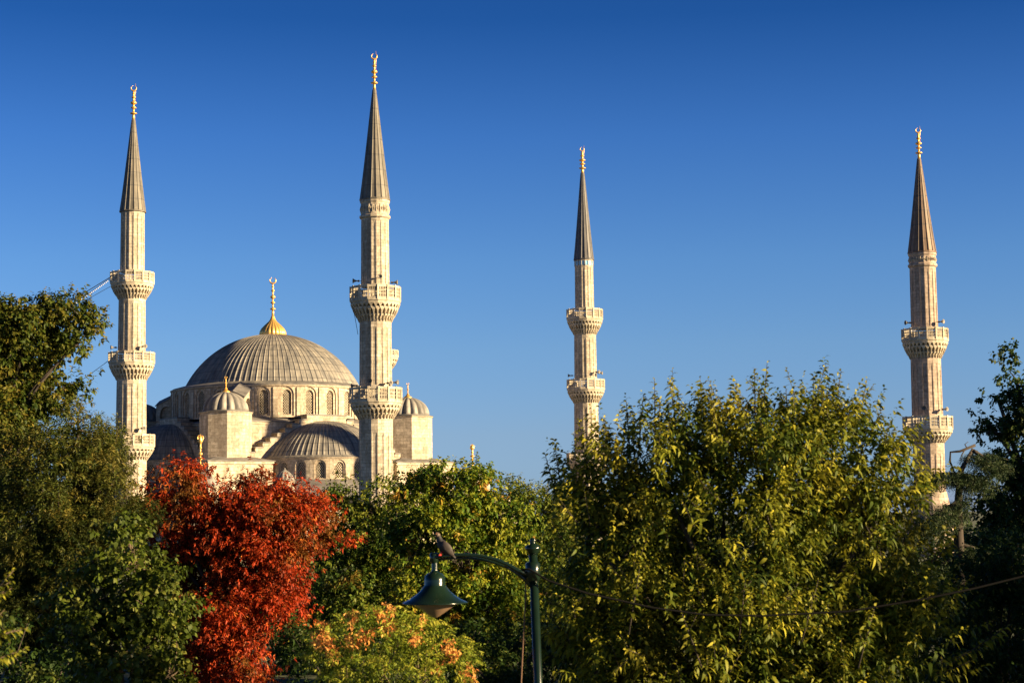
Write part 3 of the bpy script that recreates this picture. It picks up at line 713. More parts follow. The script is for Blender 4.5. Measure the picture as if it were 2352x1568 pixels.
ML_LIN = leafmat('bright_green_leaf', [(0.0, (0.022, 0.036, 0.005)), (0.6, (0.065, 0.095, 0.008)), (1.0, (0.20, 0.20, 0.04))])
ML_MAP = leafmat('maple_leaf', [(0.0, (0.02, 0.05, 0.006)), (0.45, (0.07, 0.13, 0.010)), (1.0, (0.28, 0.28, 0.02))], 0.9, 0.8, (0.42, 0.19, 0.03), patch_at=(0.60, 0.66))
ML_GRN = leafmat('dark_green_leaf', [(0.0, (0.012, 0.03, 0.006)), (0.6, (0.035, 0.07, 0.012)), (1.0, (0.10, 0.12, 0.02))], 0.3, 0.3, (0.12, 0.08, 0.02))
ML_GR2 = leafmat('mid_green_leaf', [(0.0, (0.018, 0.04, 0.006)), (0.55, (0.055, 0.10, 0.012)), (1.0, (0.20, 0.21, 0.025))], 0.6, 0.6, (0.26, 0.14, 0.025), patch_at=(0.60, 0.66))
ML_ROW = leafmat('rowan_leaf', [(0.0, (0.04, 0.07, 0.006)), (0.6, (0.15, 0.20, 0.015)), (1.0, (0.42, 0.40, 0.05))])
ML_ORG = leafmat('orange_leaf', [(0.0, (0.55, 0.16, 0.04)), (0.5, (0.65, 0.30, 0.08)), (1.0, (0.72, 0.45, 0.12))])
ML_CED = leafmat('cedar_needle', [(0.0, (0.012, 0.028, 0.012)), (0.6, (0.03, 0.055, 0.02)), (1.0, (0.07, 0.09, 0.03))], trans=0.1)

# the big yellow-green tree on the right
peach_sprouts = [(1505, 1000, 1503, 868, 0), (1520, 1010, 1540, 925, .2), (1635, 1010, 1634, 885, 0), (1680, 1010, 1668, 925, .2), (1735, 960, 1733, 845, 0), (1752, 960, 1762, 832, .1),
    (1870, 970, 1868, 862, 0), (1915, 960, 1932, 850, .1), (1970, 980, 1992, 868, 0), (1990, 1010, 2028, 935, .1), (1445, 1010, 1438, 918, 0), (1395, 1040, 1388, 958, .1), (1352, 1080, 1330, 968, -.1),
    (1275, 1130, 1252, 1042, 0), (1290, 1130, 1275, 1030, .1), (2075, 1090, 2098, 1010, 0), (2100, 1120, 2135, 1062, 0), (2180, 1400, 2232, 1320, 0), (2190, 1520, 2322, 1432, -.4), (1810, 960, 1805, 890, 0),
    (1580, 1000, 1575, 925, .1), (1470, 1000, 1478, 905, .2), (2010, 1070, 2040, 985, .2), (1700, 1440, 1712, 1330, -1.6), (1450, 1420, 1470, 1300, -1.4), (1850, 1440, 1880, 1330, -1.6), (1300, 1250, 1262, 1190, -.5),
    (1320, 1500, 1268, 1460, -.5), (1600, 1500, 1560, 1390, -1.7), (1980, 1500, 2010, 1390, -1.5), (2130, 1300, 2190, 1240, 0)]
tree('broad_leafed_tree', 'big round yellow-green tree with long drooping leaves, right of the lamp post', 'tree', 1720, 25,
     [(1690, 1290, 0.3, 330, 280, 1.7), (1760, 1050, 0, 190, 120, 1.1), (1500, 1080, -.2, 140, 110, 1.0), (1930, 1090, .2, 140, 130, 1.0), (1400, 1290, -.2, 130, 170, 0.9),
      (2050, 1315, 0, 120, 150, 1.1), (1620, 1480, -.4, 330, 150, 1.2), (1330, 1130, 0, 60, 70, .45), (1350, 1200, .2, 60, 70, .6), (2070, 1450, -.2, 115, 150, 1.0), (1640, 1000, .1, 120, 80, .7), (1370, 1490, -.3, 90, 120, .8), (2070, 1110, 0, 35, 55, .4), (1840, 960, 0, 120, 60, .6), (1870, 1560, 0, 220, 130, 1.2), (1600, 1640, 0, 300, 110, 1.2)],
     ML_PEACH, 0.125, 14, 21, 0.22, 5, 0.48, LEAF6, 0.36, up=1.2, droop=0.15, rt=0.15, sprouts=peach_sprouts, ldroop=0.45, twigs=120, bark=M_BARKD, plumes=950)
# red tree
tree('red_leafed_tree', 'red autumn chestnut tree below the main dome', 'tree', 560, 52,
     [(405, 1130, 0, 70, 80, 1.2), (490, 1190, .6, 60, 60, 1.0), (345, 1170, .5, 45, 65, .9), (322, 1215, .5, 40, 60, .8), (445, 1100, 0, 45, 50, .8), (560, 1135, 0, 75, 60, 1.3), (640, 1200, 0, 110, 90, 1.7), (590, 1290, -.3, 120, 110, 1.8), (470, 1250, .5, 110, 100, 1.6), (700, 1215, .2, 60, 75, 1.1), (690, 1145, .3, 50, 40, .9), (745, 1180, .3, 30, 40, .6),
      (520, 1400, -.4, 110, 90, 1.5), (620, 1390, -.2, 95, 90, 1.3), (560, 1510, -.6, 90, 80, 1.2), (470, 1530, 0, 80, 90, 1.1), (800, 1236, -.3, 14, 8, .3), (530, 1480, -.5, 60, 60, .9), (450, 1440, 0, 60, 70, .9), (380, 1330, .3, 90, 90, 1.2)],
     ML_RED, 0.125, 7, 26, 0.19, 10, 0.12, LEAF6, 0.38, up=0.35, droop=0.1, rt=0.16, ldroop=0.3, bark=M_BARKD)
# left side
tree('oak_tree', 'tall dark oak reaching over the left edge of the photo', 'tree', -40, 45,
     [(20, 820, .3, 110, 110, 1.4), (60, 760, 0, 75, 60, 1.2), (130, 715, 0, 60, 40, .9), (-10, 760, 0, 90, 70, 1.3), (190, 725, 0, 42, 28, .5), (185, 785, -.2, 42, 30, .5), (30, 870, .3, 80, 70, 1.2), (150, 885, 0, 50, 24, .6), (110, 800, .4, 40, 30, .6), (20, 960, 0, 100, 60, 1.2), (110, 925, 0, 50, 30, .7), (-30, 1100, 0, 120, 150, 1.6), (205, 760, 0, 25, 40, .3)],
     ML_OAK, 0.13, 8, 30, 0.19, 9, 0.22, LEAF6, 0.5, up=0.3, droop=0.1, rt=0.13, bark=M_BARKD, twigs=240, fork=0.62)
tree('willow_tree', 'grey-green bushy tree in front of the leftmost minaret', 'tree', 110, 40,
     [(150, 1170, -.5, 160, 130, 1.5), (100, 1380, -.5, 170, 150, 1.5), (190, 1040, 0, 100, 85, 1.2), (180, 960, .2, 45, 45, .6), (120, 1080, .3, 140, 110, 1.5), (230, 1130, 0, 90, 110, 1.2), (60, 1230, 0, 150, 150, 1.6), (190, 1240, -.2, 140, 120, 1.5), (20, 1400, 0, 160, 170, 1.6), (270, 1080, 0, 30, 60, .5), (300, 1210, 0, 60, 70, .9)],
     ML_WIL, 0.10, 11, 24, 0.17, 10, 0.24, LEAF4, 0.34, up=0.8, droop=0.05, rt=0.18, bark=M_BARKD,
     sprouts=[(180, 960, 190, 905, 0), (235, 1020, 245, 968, 0), (262, 1030, 272, 985, 0), (150, 960, 140, 925, 0)])
tree('linden_bush', 'bright green round-leafed bush at the lower left, left of the red tree', 'bush', 290, 30,
     [(310, 1280, 0, 90, 80, .9), (370, 1390, 0, 70, 110, .9), (250, 1370, .1, 120, 100, 1.0), (300, 1500, -.2, 130, 110, 1.1), (390, 1530, -.1, 65, 90, .8), (180, 1480, .1, 80, 110, .9)],
     ML_LIN, 0.10, 7, 24, 0.14, 8, 0.22, LEAF6, 0.72, up=0.3, droop=0.5, rt=0.09, ldroop=0.2)
tree('overhanging_shrub', 'yellow-leafed sprigs poking in at the bottom left corner', 'shrub', -60, 15,
     [(-70, 1480, 0, 60, 190, .4)], ML_PEACH, 0.07, 10, 30, 0.1, 8, 0.2, LEAF6, 0.42, rt=0.03, droop=0.1, twigs=40,
     sprouts=[(-40, 1390, 32, 1308, 0), (-40, 1380, 28, 1350, .1), (-50, 1470, 62, 1442, 0), (-50, 1530, 60, 1488, 0), (-30, 1440, 10, 1400, 0)])
# middle
tree('dark_green_tree', 'dark green tree just right of the red tree, under the largest minaret', 'tree', 850, 66,
     [(790, 1165, .3, 50, 45, 1.2), (760, 1260, .3, 60, 70, 1.4), (690, 1450, 0, 90, 90, 1.6), (690, 1560, 0, 100, 90, 1.6), (850, 1150, 0, 80, 60, 1.6), (940, 1110, 0, 60, 45, 1.2), (880, 1240, 0, 130, 100, 2.2), (820, 1350, -.5, 120, 110, 2.2), (930, 1340, 0, 110, 110, 2.0), (800, 1470, -.5, 130, 110, 2.0), (960, 1470, -.5, 110, 110, 2.0)],
     ML_GR2, 0.16, 7, 8, 0.25, 9, 0.3, LEAF4, 0.55, rt=0.24, bark=M_BARKD, up=.6, tone_bias=0.1, fork=.3)
tree('yellowing_maple', 'yellow-green maple with orange tinges in the middle, behind the lamp', 'tree', 1060, 60,
     [(1000, 1110, 0, 60, 45, 1.2), (1090, 1110, 0, 55, 45, 1.2), (1060, 1180, 0, 110, 75, 1.9), (1150, 1190, 0, 75, 70, 1.5), (970, 1200, 0, 90, 80, 1.7), (1060, 1290, -.3, 130, 90, 2.0), (1130, 1390, -.3, 110, 110, 1.9), (1000, 1400, -.5, 110, 110, 1.9), (1100, 1500, -.6, 140, 100, 1.9)],
     ML_MAP, 0.15, 7, 11, 0.2, 9, 0.24, LEAF6, 0.6, rt=0.22, bark=M_BARKD, up=.6, tone_bias=0.08, droop=.3,
     sprouts=[(1048, 1110, 1045, 1055, 0), (1092, 1100, 1096, 1038, 0), (1085, 1110, 1086, 1052, .2)])
tree('distant_green_tree', 'low green tree between the maple and the big yellow-green tree', 'tree', 1230, 72,
     [(1180, 1130, 0, 55, 40, 1.4), (1240, 1150, 0, 70, 50, 1.6), (1220, 1240, 0, 110, 90, 2.2), (1290, 1220, 0, 80, 110, 2.0), (1240, 1360, 0, 120, 110, 2.2), (1280, 1490, -.5, 120, 110, 2.2)],
     ML_GR2, 0.15, 8, 8, 0.24, 9, 0.3, LEAF4, 0.5, rt=0.22, bark=M_BARKD, up=.7, tone_bias=0.15)
# rowan bush at the bottom centre: feathery compound leaves, orange clusters
root = tree('rowan_bush', 'feathery green bush with orange leaf clusters below the lamp head', 'bush', 900, 23,
     [(880, 1520, 0, 150, 70, .9), (970, 1560, .1, 110, 90, .9), (790, 1560, .1, 110, 70, .8), (880, 1640, 0, 200, 90, 1.0)],
     ML_ROW, 0.05, 9, 48, 0.09, 8, 0.14, LEAF6, 0.36, rt=0.06, up=.5, droop=.2, twigs=60, fork=.5)
def pinnate(lv, base, tip, npair, leaf, tone, arch=0.18):
    base = np.array(base); tip = np.array(tip); ax = tip-base; L = np.linalg.norm(ax); ax = ax/L
    side = unit(np.cross(ax, np.array([0, 0, 1.0])+rng.normal(size=3)*0.35)); t_ = (np.arange(npair)+1.0)/npair
    P = base + ax*(t_*L)[:, None]; P[:, 2] += arch*L*np.sin(PI*t_*0.9) - 0.1*L*t_**2
    for s_ in (-1, 1):
        A = side*s_*1.0 + ax*0.45 + np.array([0, 0, -0.35]) + rng.normal(size=(npair, 3))*0.08
        lv.put(P, A, leaf*(1.15-0.5*t_)*np.ones(npair), np.clip(tone+rng.normal(size=npair)*0.08, 0, 1))
lv = Leaves()
crest = [(700+ i*16, 1568 - 150*math.sin(PI*min(1, max(0, (i*16)/400)))**0.6) for i in range(25)]
for i in range(340):
    px = random.uniform(705, 1085); k = (px-690)/395
    ytop = 1568 - 165*math.sin(PI*min(1, 0.12+0.76*k))**0.8
    py = ytop + random.random()**1.5*150; Yq = 23 + random.uniform(-.9, .6) - (py-ytop)/150*0.4
    a = at(px, py, Yq); ang = random.uniform(-1, 1)*1.4 + (k-0.5)*1.6; Lg = random.uniform(.16, .30)
    b = a + Vector((math.sin(ang)*Lg, random.uniform(-.9, .2)*Lg, math.cos(ang)*Lg*0.55))
    pinnate(lv, a, b, random.randint(7, 11), 0.06, random.uniform(.4, .95))
lv.build('compound_leaves', ML_ROW, root, LEAF6, 0.30, 0.2, tuple(root.location))
lv = Leaves()
for (px, py, s_) in [(745, 1445, 1), (752, 1480, 1.1), (812, 1418, 1), (884, 1412, 1.3), (890, 1440, .8), (955, 1465, 1.2), (808, 1478, 1.2), (835, 1462, .8), (850, 1455, .7), (1030, 1488, 1.2), (1045, 1505, .9), (1078, 1548, 1), (735, 1470, .9), (968, 1425, .5), (1005, 1535, .6), (765, 1500, .8)]:
    c = np.array(at(px, py, 22.3)); m_ = int(25*s_)
    P = c + rng.normal(size=(m_, 3))*np.array([.045, .06, .05])*s_
    shoots_to_leaves(lv, P, rng.normal(size=(m_, 3))+np.array([0, 0, .5]), np.full(m_, .05), 4, 0.06, rng.uniform(0.1, .95, m_), 1, .3, .4)
lv.build('orange_leaf_clusters', ML_ORG, root, LEAF6, 0.4, 0.2, tuple(root.location))
# right side
tree('plane_tree', 'tall tree with leaves coloured dark for its shade at the right edge of the photo', 'tree', 2420, 50,
     [(2335, 870, 0, 35, 50, .7), (2350, 950, 0, 80, 60, 1.2), (2290, 910, -.2, 32, 16, .4), (2275, 975, 0, 38, 38, .7), (2400, 1000, 0, 120, 140, 1.8), (2350, 1060, 0, 95, 90, 1.5), (2300, 1180, 0, 90, 110, 1.5), (2400, 1200, 0, 130, 150, 2.0), (2290, 1330, -3, 130, 120, 1.8), (2320, 1480, -4, 170, 130, 2.0), (2200, 1330, 2, 90, 110, 1.6), (2200, 1500, -4, 120, 120, 1.8), (2322, 815, 0, 14, 28, .3)],
     ML_GRN, 0.14, 7, 9, 0.2, 9, 0.24, LEAF6, 0.6, rt=0.3, bark=M_BARKD, up=.4, twigs=200, fork=0.5)  # shade on this tree is put into its dark leaf colour
# cedar with drooping boughs
ced = empty('cedar_tree', (at(2205, 1180, 42).x, 42, 0), 'dark cedar with drooping boughs and a bare twig beside the right-hand minaret', 'tree')
tm = MB(); loc = ced.location
def cp(px, py, dY=0): return at(px, py, 42+dY) - loc
tm.tube([Vector((0, 0, -.1)), cp(2212, 1500), cp(2205, 1300), cp(2200, 1180), cp(2205, 1085), cp(2235, 1030)], [.22, .17, .13, .1, .07, .03], 9)
tm.tube([cp(2240, 1022), cp(2205, 1036), cp(2183, 1038), cp(2182, 1060), cp(2190, 1078), cp(2196, 1098)], [.035, .03, .025, .025, .02, .012], 6)
tm.tube([cp(2215, 1034), cp(2208, 1046), cp(2206, 1058)], [.018, .012, .006], 5); tm.tube([cp(2222, 1030), cp(2216, 1020), cp(2224, 1014)], [.018, .012, .006], 5)
tm.tube([cp(2186, 1072), cp(2180, 1086)], [.012, .006], 5)
boughs = [((2205, 1090), (2175, 1082), (2110, 1098), -.2), ((2205, 1092), (2230, 1085), (2262, 1105), .2), ((2203, 1150), (2170, 1165), (2120, 1200), -.5), ((2205, 1180), (2150, 1190), (2080, 1230), -.6), ((2205, 1250), (2260, 1260), (2320, 1300), 0), ((2235, 1035), (2265, 1050), (2290, 1075), 0),
          ((2205, 1280), (2160, 1290), (2110, 1330), -.4), ((2205, 1350), (2240, 1370), (2300, 1400), -.5), ((2210, 1400), (2160, 1420), (2110, 1450), -.4), ((2205, 1330), (2150, 1345), (2180, 1370), -1)]
lv = Leaves()
for b0, b1, b2, dY in boughs:
    A, B, C_ = cp(*b0), cp(*b1, dY/2), cp(*b2, dY); pts = [A*(1-t_)**2 + B*2*t_*(1-t_) + C_*t_*t_ for t_ in np.linspace(0, 1, 10)]
    tm.tube(pts, [0.05*(1-k/11) for k in range(10)], 6)
    m_ = 560; tt = rng.uniform(0.1, 1, m_); P = np.array([np.array(A)*(1-u)**2 + np.array(B)*2*u*(1-u) + np.array(C_)*u*u for u in tt])
    P = P + rng.normal(size=(m_, 3))*np.array([.16, .3, .05]); P[:, 2] -= np.abs(rng.normal(size=m_))*0.13
    dd = rng.normal(size=(m_, 3))*np.array([1, 1, .25]); dd[:, 2] -= 0.3
    shoots_to_leaves(lv, P + np.array(loc), dd, np.full(m_, .18), 14, 0.075, rng.uniform(0, 1, m_), 1, .4, .2)
# hanging curtain of twigs
for px in (2195, 2200, 2208, 2214, 2220, 2226):
    m_ = 90; tt = rng.uniform(0, 1, m_); P = np.array([np.array(at(px+6*math.sin(u*5), 1085+u*100, 41.7)) for u in tt]) + rng.normal(size=(m_, 3))*.03
    shoots_to_leaves(lv, P, np.tile([0, 0, -1.0], (m_, 1)) + rng.normal(size=(m_, 3))*.3, np.full(m_, .14), 8, 0.05, rng.uniform(0, .8, m_), .6, .6, .3)
tm.build('trunk', M_BARKD, ced)
lv.build('crown', ML_CED, ced, LEAF4, 0.2, 0.1, tuple(loc))
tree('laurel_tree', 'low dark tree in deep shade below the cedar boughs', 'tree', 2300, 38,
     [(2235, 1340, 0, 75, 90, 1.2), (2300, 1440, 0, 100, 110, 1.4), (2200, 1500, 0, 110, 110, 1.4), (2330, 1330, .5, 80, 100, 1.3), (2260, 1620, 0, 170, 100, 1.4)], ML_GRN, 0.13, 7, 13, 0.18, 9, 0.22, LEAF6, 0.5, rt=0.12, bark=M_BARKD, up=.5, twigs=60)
for px, lb, gx in [(1520, 'dark tree added to blacken the gaps behind the left half of the big yellow-green tree', 0), (1860, 'dark tree added to blacken the gaps behind the right half of the big yellow-green tree', 20)]:  # added dark trees that keep the gaps in the big crown near black
    tree('gap_darkening_tree', lb, 'tree', px, 35, [(px, 1180-gx, 0, 130, 90, 1.4), (px-60, 1330, 0, 150, 120, 1.5), (px+80, 1330, 0, 150, 120, 1.5), (px, 1500, 0, 200, 130, 1.6)],
         ML_GRN, 0.13, 7, 11, 0.19, 9, 0.22, LEAF4, 0.6, rt=0.14, bark=M_BARKD, twigs=40, fork=.35)
# trees of the park behind, closing the view towards the mosque walls
backs = [(-250, 60, 1250, 'park tree past the left edge of the photo, nearer one'), (-560, 75, 1230, 'park tree past the left edge of the photo, farther one'), (-130, 100, 1260, 'park tree behind the oak at the left edge'), (2480, 95, 1260, 'park tree past the right edge of the photo, behind the plane tree'), (120, 95, 1290, 'dark park tree seen behind the willow at the left'), (420, 88, 1330, 'dark park tree behind the red tree, left side'), (650, 92, 1300, 'dark park tree behind the red tree, right side'),
         (830, 98, 1290, 'dark park tree far behind the dark green tree'), (1010, 100, 1270, 'dark park tree far behind the maple'), (1230, 105, 1265, 'dark park tree far behind the lamp post'),
         (1450, 90, 1310, 'dark park tree behind the left half of the big tree'), (1700, 92, 1290, 'dark park tree behind the centre of the big tree'), (1950, 90, 1290, 'dark park tree behind the right half of the big tree'), (2180, 85, 1320, 'dark park tree behind the cedar')]
for k, (px, Yb, yc, lb) in enumerate(backs):
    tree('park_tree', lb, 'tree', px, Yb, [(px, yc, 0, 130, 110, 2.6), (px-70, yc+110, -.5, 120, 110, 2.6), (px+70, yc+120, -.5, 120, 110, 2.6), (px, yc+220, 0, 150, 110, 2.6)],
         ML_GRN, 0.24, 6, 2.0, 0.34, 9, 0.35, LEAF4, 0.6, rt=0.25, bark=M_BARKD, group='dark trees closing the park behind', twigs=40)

for px, Yb, lb in [(775, 44, 'low dark shrub behind the feathery bush, left of the lamp'), (1130, 46, 'low dark shrub added for the shade below the lamp head'), (1270, 40, 'low dark shrub added for the shade between the lamp pole and the big tree'), (90, 34, 'low dark shrub in the bottom left shade')]:
    tree('dark_shrub', lb, 'shrub', px, Yb, [(px-60, 1500, 0, 95, 90, 1.2), (px+60, 1520, .3, 95, 90, 1.2), (px, 1640, 0, 170, 90, 1.4)], ML_GRN, 0.12, 7, 10, 0.18, 9, 0.22, LEAF4, 0.6, rt=0.08, bark=M_BARKD, group='dark shrubs under the trees', twigs=30, fork=.4)  # added shrubs: cover bare ground, dark leaves standing in for shade below the lamp
# unseen trees added right of the view to throw shade on the lower foliage
def shade_tree(x, y, h, r, label, n_=420, cut=0.42):
    root = empty('added_shade_tree', (x, y, 0), label, 'tree', group='unseen trees added on the right to cast shade'); pass
    u = unit(rng.normal(size=(n_, 3)))*rng.uniform(.2, 1, (n_, 1))**.5; C = np.array([x, y, h*0.58]) + u*np.array([r, r, h*0.42])
    P = (C[:, None, :] + rng.normal(size=(n_, 12, 3))*.35).reshape(-1, 3); D = np.repeat(u, 12, 0) + rng.normal(size=(n_*12, 3))*.4
    lv = Leaves(); shoots_to_leaves(lv, P, D, np.full(len(P), .4), 6, 0.26, np.clip(rng.normal(.4, .2, len(P)), 0, 1))
    mb = MB(); mb.tube([(0, 0, -.1), (.1, 0, h*.3), (0, .1, h*.55)], [.3, .22, .14], 10)
    for i in rng.choice(n_, 40, replace=False): limb(mb, (0, .05, h*random.uniform(.3, .52)), Vector(C[i])-Vector((x, y, 0)), .07, .015)
    mb.build('trunk', M_BARKD, root); lv.build('crown', ML_GRN, root, LEAF4, 0.6, 0.1, (x, y, 0))
shade_tree(27, 43, 10.5, 4.2, 'unseen tree added outside the right edge to shade the plane tree')
shade_tree(15.5, 23.3, 8.3, 3.0, 'unseen rounded tree added outside the right edge to shade the lower big tree', 210)
shade_tree(50, 20.5, 21, 4.2, 'unseen very tall tree added to cast shade, the southern end of the far row', 800)
shade_tree(51, 31, 15.0, 5.2, 'unseen very tall tree added to cast shade, middle of the far row', 900)
shade_tree(50, 42, 15.5, 5.0, 'unseen very tall tree added to cast shade, northern end of the far row', 900)
shade_tree(23, 31, 12.0, 4.2, 'unseen middle-sized tree added outside the right edge to cast shade')

# ------------------------------------------------------------------ street lamp
M_GREEN = plain('green_enamel', (0.006, 0.015, 0.009), 0.2, 0, 0.25, 3); M_GLASS = plain('frosted_diffuser', (0.20, 0.13, 0.085), 0.25, 0, 0.1, 3)
YL = 21.0
pt = at(1224, 1262, YL); pbm = at(1236, 1568, YL); dirp = (pbm-pt)/(pt.z-pbm.z); pb0 = pt + dirp*pt.z
lamp = empty('street_lamp', (pb0.x, pb0.y, 0), 'dark green street lamp with a curved arm and a bell-shaped shade', 'street lamp')
def lp(px, py, dY=0): return at(px, py, YL+dY) - lamp.location
s = MB(); s.tube([Vector((0, 0, 0)), Vector((0, 0, .9)) - dirp*.9 + Vector((dirp.x*0, 0, 0)) if False else (pt-pb0)*0.17], [.11, .10], 16)
s.tube([(pt-pb0)*0.17, pt-pb0], [.056, .049], 16)
c = pt-pb0; s.lathe([(.06, -.05), (.07, -.02), (.085, .0), (.092, .025), (.07, .05), (.035, .065), (.03, .09), (.038, .11), (.02, .135), (.0, .14)], 18, Matrix.Translation(c))
col_ = lp(1224, 1312); s.lathe([(.062, -.11), (.085, -.09), (.085, .09), (.062, .11)], 16, Matrix.Translation(col_))
s.build('pole', M_GREEN, lamp)
arm = MB(); path = [(1214, 1322), (1190, 1312), (1165, 1297), (1140, 1287), (1110, 1279), (1080, 1275.5), (1050, 1275.5), (1020, 1278), (998, 1282)]
arm.tube([lp(x, y-2, -.03) for x, y in path], [.03, .026, .022, .02, .02, .02, .02, .02, .02], 10)
arm.tube([lp(x, y+6-abs(i-4)*0.5, .03) for i, (x, y) in enumerate(path)], .018, 10)
arm.tube([lp(1222, 1345), lp(1195, 1320), lp(1165, 1300)], [.03, .026, .018], 8)
arm.lathe([(.03, -.06), (.05, -.045), (.05, .045), (.03, .06), (.0, .062)], 12, Matrix.Translation(lp(997, 1281)))
arm.build('arm', M_GREEN, lamp)
nc = lp(999, 1385); q = YL/F
sh = MB(); P = [(74, 0), (75, 1.5), (73, 3), (60, 9), (46, 18), (34, 28), (26, 38), (24, 42), (24.5, 52), (22, 62), (16, 68), (8, 71), (7, 76), (7, 100), (6, 106)]
sh.lathe([(r*q, z*q) for r, z in P], 40, Matrix.Translation(nc), cap=False)
sh.lathe([(73*q, 0.4*q), (58*q, 7*q), (44*q, 14*q), (5*q, 40*q)], 40, Matrix.Translation(nc), cap=False)
hd = sh.build('lamp_shade', M_GREEN, lamp)
gl = MB(); gl.lathe([(51*q, 5*q), (51*q, 0), (49*q, -3*q), (14*q, -26*q), (6*q, -31*q), (0.01, -32*q)], 40, Matrix.Translation(nc)); gl.build('diffuser', M_GLASS, hd)
wv = MB(); wv.tube([lp(1208, 1330), lp(1207, 1380, .05), lp(1203, 1450, 0), lp(1199, 1520, 0), lp(1196, 1590, 0), lp(1197, 1700, 0), lp(1205, 1900, 0)], .009, 6)
o = wv.build('hanging_wire', plain('brown_wire', (0.12, 0.06, 0.03), .6), lamp)
cb = MB(); cpts = [(1198, 1308, 0), (1215, 1306, 0), (1232, 1316, 0), (1260, 1333, 0), (1350, 1362, .1), (1500, 1395, .2), (1620, 1411, .3), (1750, 1413.5, .4), (1950, 1403, .5), (2120, 1375, .6), (2240, 1350, .7), (2352, 1322, .8), (2600, 1240, 1)]
cpw = [at(x, y, YL-.1+d_) for x, y, d_ in cpts]
o = None; cb.tube(cpw, .0115, 8); o = cb.build('overhead_cable', M_WIRE); tag(o, 'thick black cable sagging from the lamp pole across the big tree', 'cable')

# pigeon on the lamp arm
M_PIG = plain('pigeon_plumage', (0.012, 0.011, 0.013), 0.6, 0, 0.4, 18); M_WING = plain('wing_plumage', (0.045, 0.035, 0.032), 0.7, 0, 0.5, 22); M_HEADP = plain('head_plumage', (0.12, 0.08, 0.06), .6, 0, .2, 20)
M_FOOT = plain('pink_foot', (0.55, 0.04, 0.03), .5, 0, .15, 20)
pf = at(1020, 1275, YL-.02); pig = empty('pigeon', pf, 'dark pigeon with red feet perched on the lamp arm', 'bird')
def pp(px, py, dY=0): return at(px, py, YL-.02+dY) - pf
def body(mb, pts, rads, squash, n=14):
    for i in range(0): pass
    vs = []; N_ = len(pts)
    for i, p in enumerate(pts):
        t_ = (pts[min(i+1, N_-1)]-pts[max(i-1, 0)]).normalized(); a = Vector((0, 1, 0)); b2 = t_.cross(a).normalized()
        for j in range(n):
            th = 2*PI*j/n; vs.append(p + a*math.cos(th)*rads[i]*squash[i] + b2*math.sin(th)*rads[i])
    fs = [(i*n+j, i*n+(j+1) % n, (i+1)*n+(j+1) % n, (i+1)*n+j) for i in range(N_-1) for j in range(n)] + [tuple(reversed(range(n))), tuple((N_-1)*n+j for j in range(n))]
    mb.add(vs, fs, smooth=True)
k = 1/200
bd = MB(); body(bd, [pp(999, 1226), pp(1001, 1226), pp(1004.5, 1228), pp(1008, 1233), pp(1010, 1240), pp(1014, 1248), pp(1020, 1256), pp(1027, 1264), pp(1033, 1270), pp(1040, 1276), pp(1046, 1281)],
     [2.5*k, 4.5*k, 5.6*k, 5.8*k, 7*k, 11.5*k, 13.5*k, 11.5*k, 7.5*k, 4.2*k, 3.2*k], [1, 1, 1, 1, 1, .95, .9, .9, 1.0, 1.5, 2.0]); bo = bd.build('body', M_PIG, pig)
hm = MB(); body(hm, [pp(998.8, 1225.8), pp(1001, 1225.6), pp(1004.5, 1227.4), pp(1006.5, 1231)], [2.0*k, 4.9*k, 6.0*k, 6.15*k], [1, 1, 1, 1]); hm.build('head', M_HEADP, pig)
bk = MB(); bk.tube([pp(999.5, 1227), pp(996, 1228.5), pp(993.5, 1230.5)], [1.6*k, 1.1*k, .3*k], 6); bk.build('beak', M_WING, pig)
ey = MB(); ey.lathe([(0.001, -.5*k), (.9*k, 0), (0.001, .9*k)], 8, Matrix.Translation(pp(1002, 1225.5, -.028)) @ Matrix.Rotation(PI/2, 4, 'X')); ey.build('eye', plain('orange_eye', (.6, .2, .03), .2), pig)
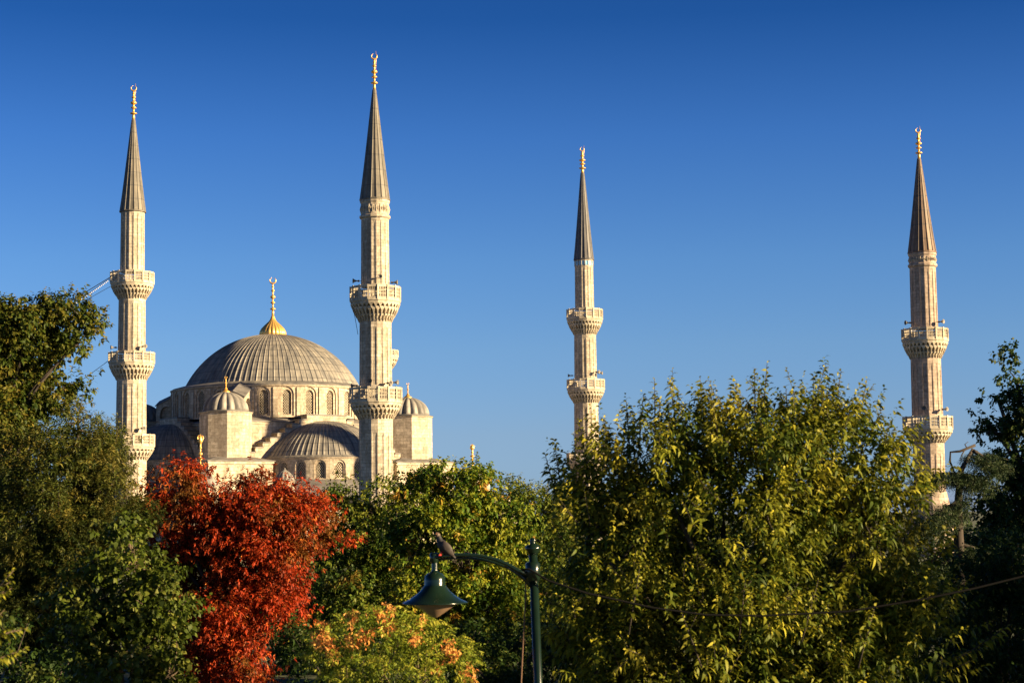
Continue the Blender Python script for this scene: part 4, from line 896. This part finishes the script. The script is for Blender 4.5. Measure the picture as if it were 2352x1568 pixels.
for sy in (-1, 1):
    wg = MB(); body(wg, [pp(1015, 1243, sy*.052), pp(1020, 1249, sy*.062), pp(1027, 1257, sy*.06), pp(1034, 1266, sy*.048), pp(1043, 1277, sy*.025)], [3*k, 8*k, 9.5*k, 7*k, 1.5*k], [.4, .32, .3, .3, .5]); wg.build('wing', M_WING, pig)
    ft = MB(); x0 = 1029 if sy > 0 else 1013
    ft.tube([pp(x0, 1266, sy*.02), pp(x0, 1274, sy*.02)], [3.2*k, 2.2*k], 6)
    for tx in (-6, -3.5, 3): ft.tube([pp(x0, 1273.5, sy*.02), pp(x0+tx*.6, 1273.6, sy*.02+.012*(tx+2)/4), pp(x0+tx, 1275.4, sy*.02+.02*(tx+2)/4)], [2.4*k, 2.0*k, 1.2*k], 5)
    ft.build('foot', M_FOOT, pig)

# ------------------------------------------------------------------ cables strung between the minarets
def strung(name, p0, p1, sag, r, label, beads=False):
    mb = MB(); pts = [p0.lerp(p1, t_) - Vector((0, 0, sag*4*t_*(1-t_))) for t_ in np.linspace(0, 1, 24)]
    mb.tube(pts, r, 5); o = mb.build(name, M_WIRE); tag(o, label, 'cable')
    if beads:
        bm_ = MB(); 
        for t_ in np.linspace(0.01, .99, 110):
            c = p0.lerp(p1, t_) - Vector((0, 0, sag*4*t_*(1-t_)+.18)); bm_.lathe([(.001, -.09), (.075, -.03), (.075, .03), (.001, .09)], 6, Matrix.Translation(c))
        bm_.build('bulb_string', plain('pale_bulb', (.7, .66, .6), .3), o)
strung('cable', at(276, 622, 230), at(-260, 905, 175), .6, .05, 'upper dark cable running left from the top balcony of the left minaret')
strung('light_string', at(262, 632, 230), at(-260, 925, 175), .9, .03, 'string of pale bulbs running left from the top balcony of the left minaret', True)
strung('cable', at(258, 655, 230), at(-260, 905, 176), .5, .03, 'thin lower cable running left beneath the string of bulbs')
strung('cable', at(252, 826, 230), at(-260, 1150, 175), .6, .035, 'thin cable running left from the middle balcony of the left minaret')
strung('cable', at(806, 690, 199), at(822, 768, 199), -.3, .03, 'thin loose wire dangling left of the largest minaret')
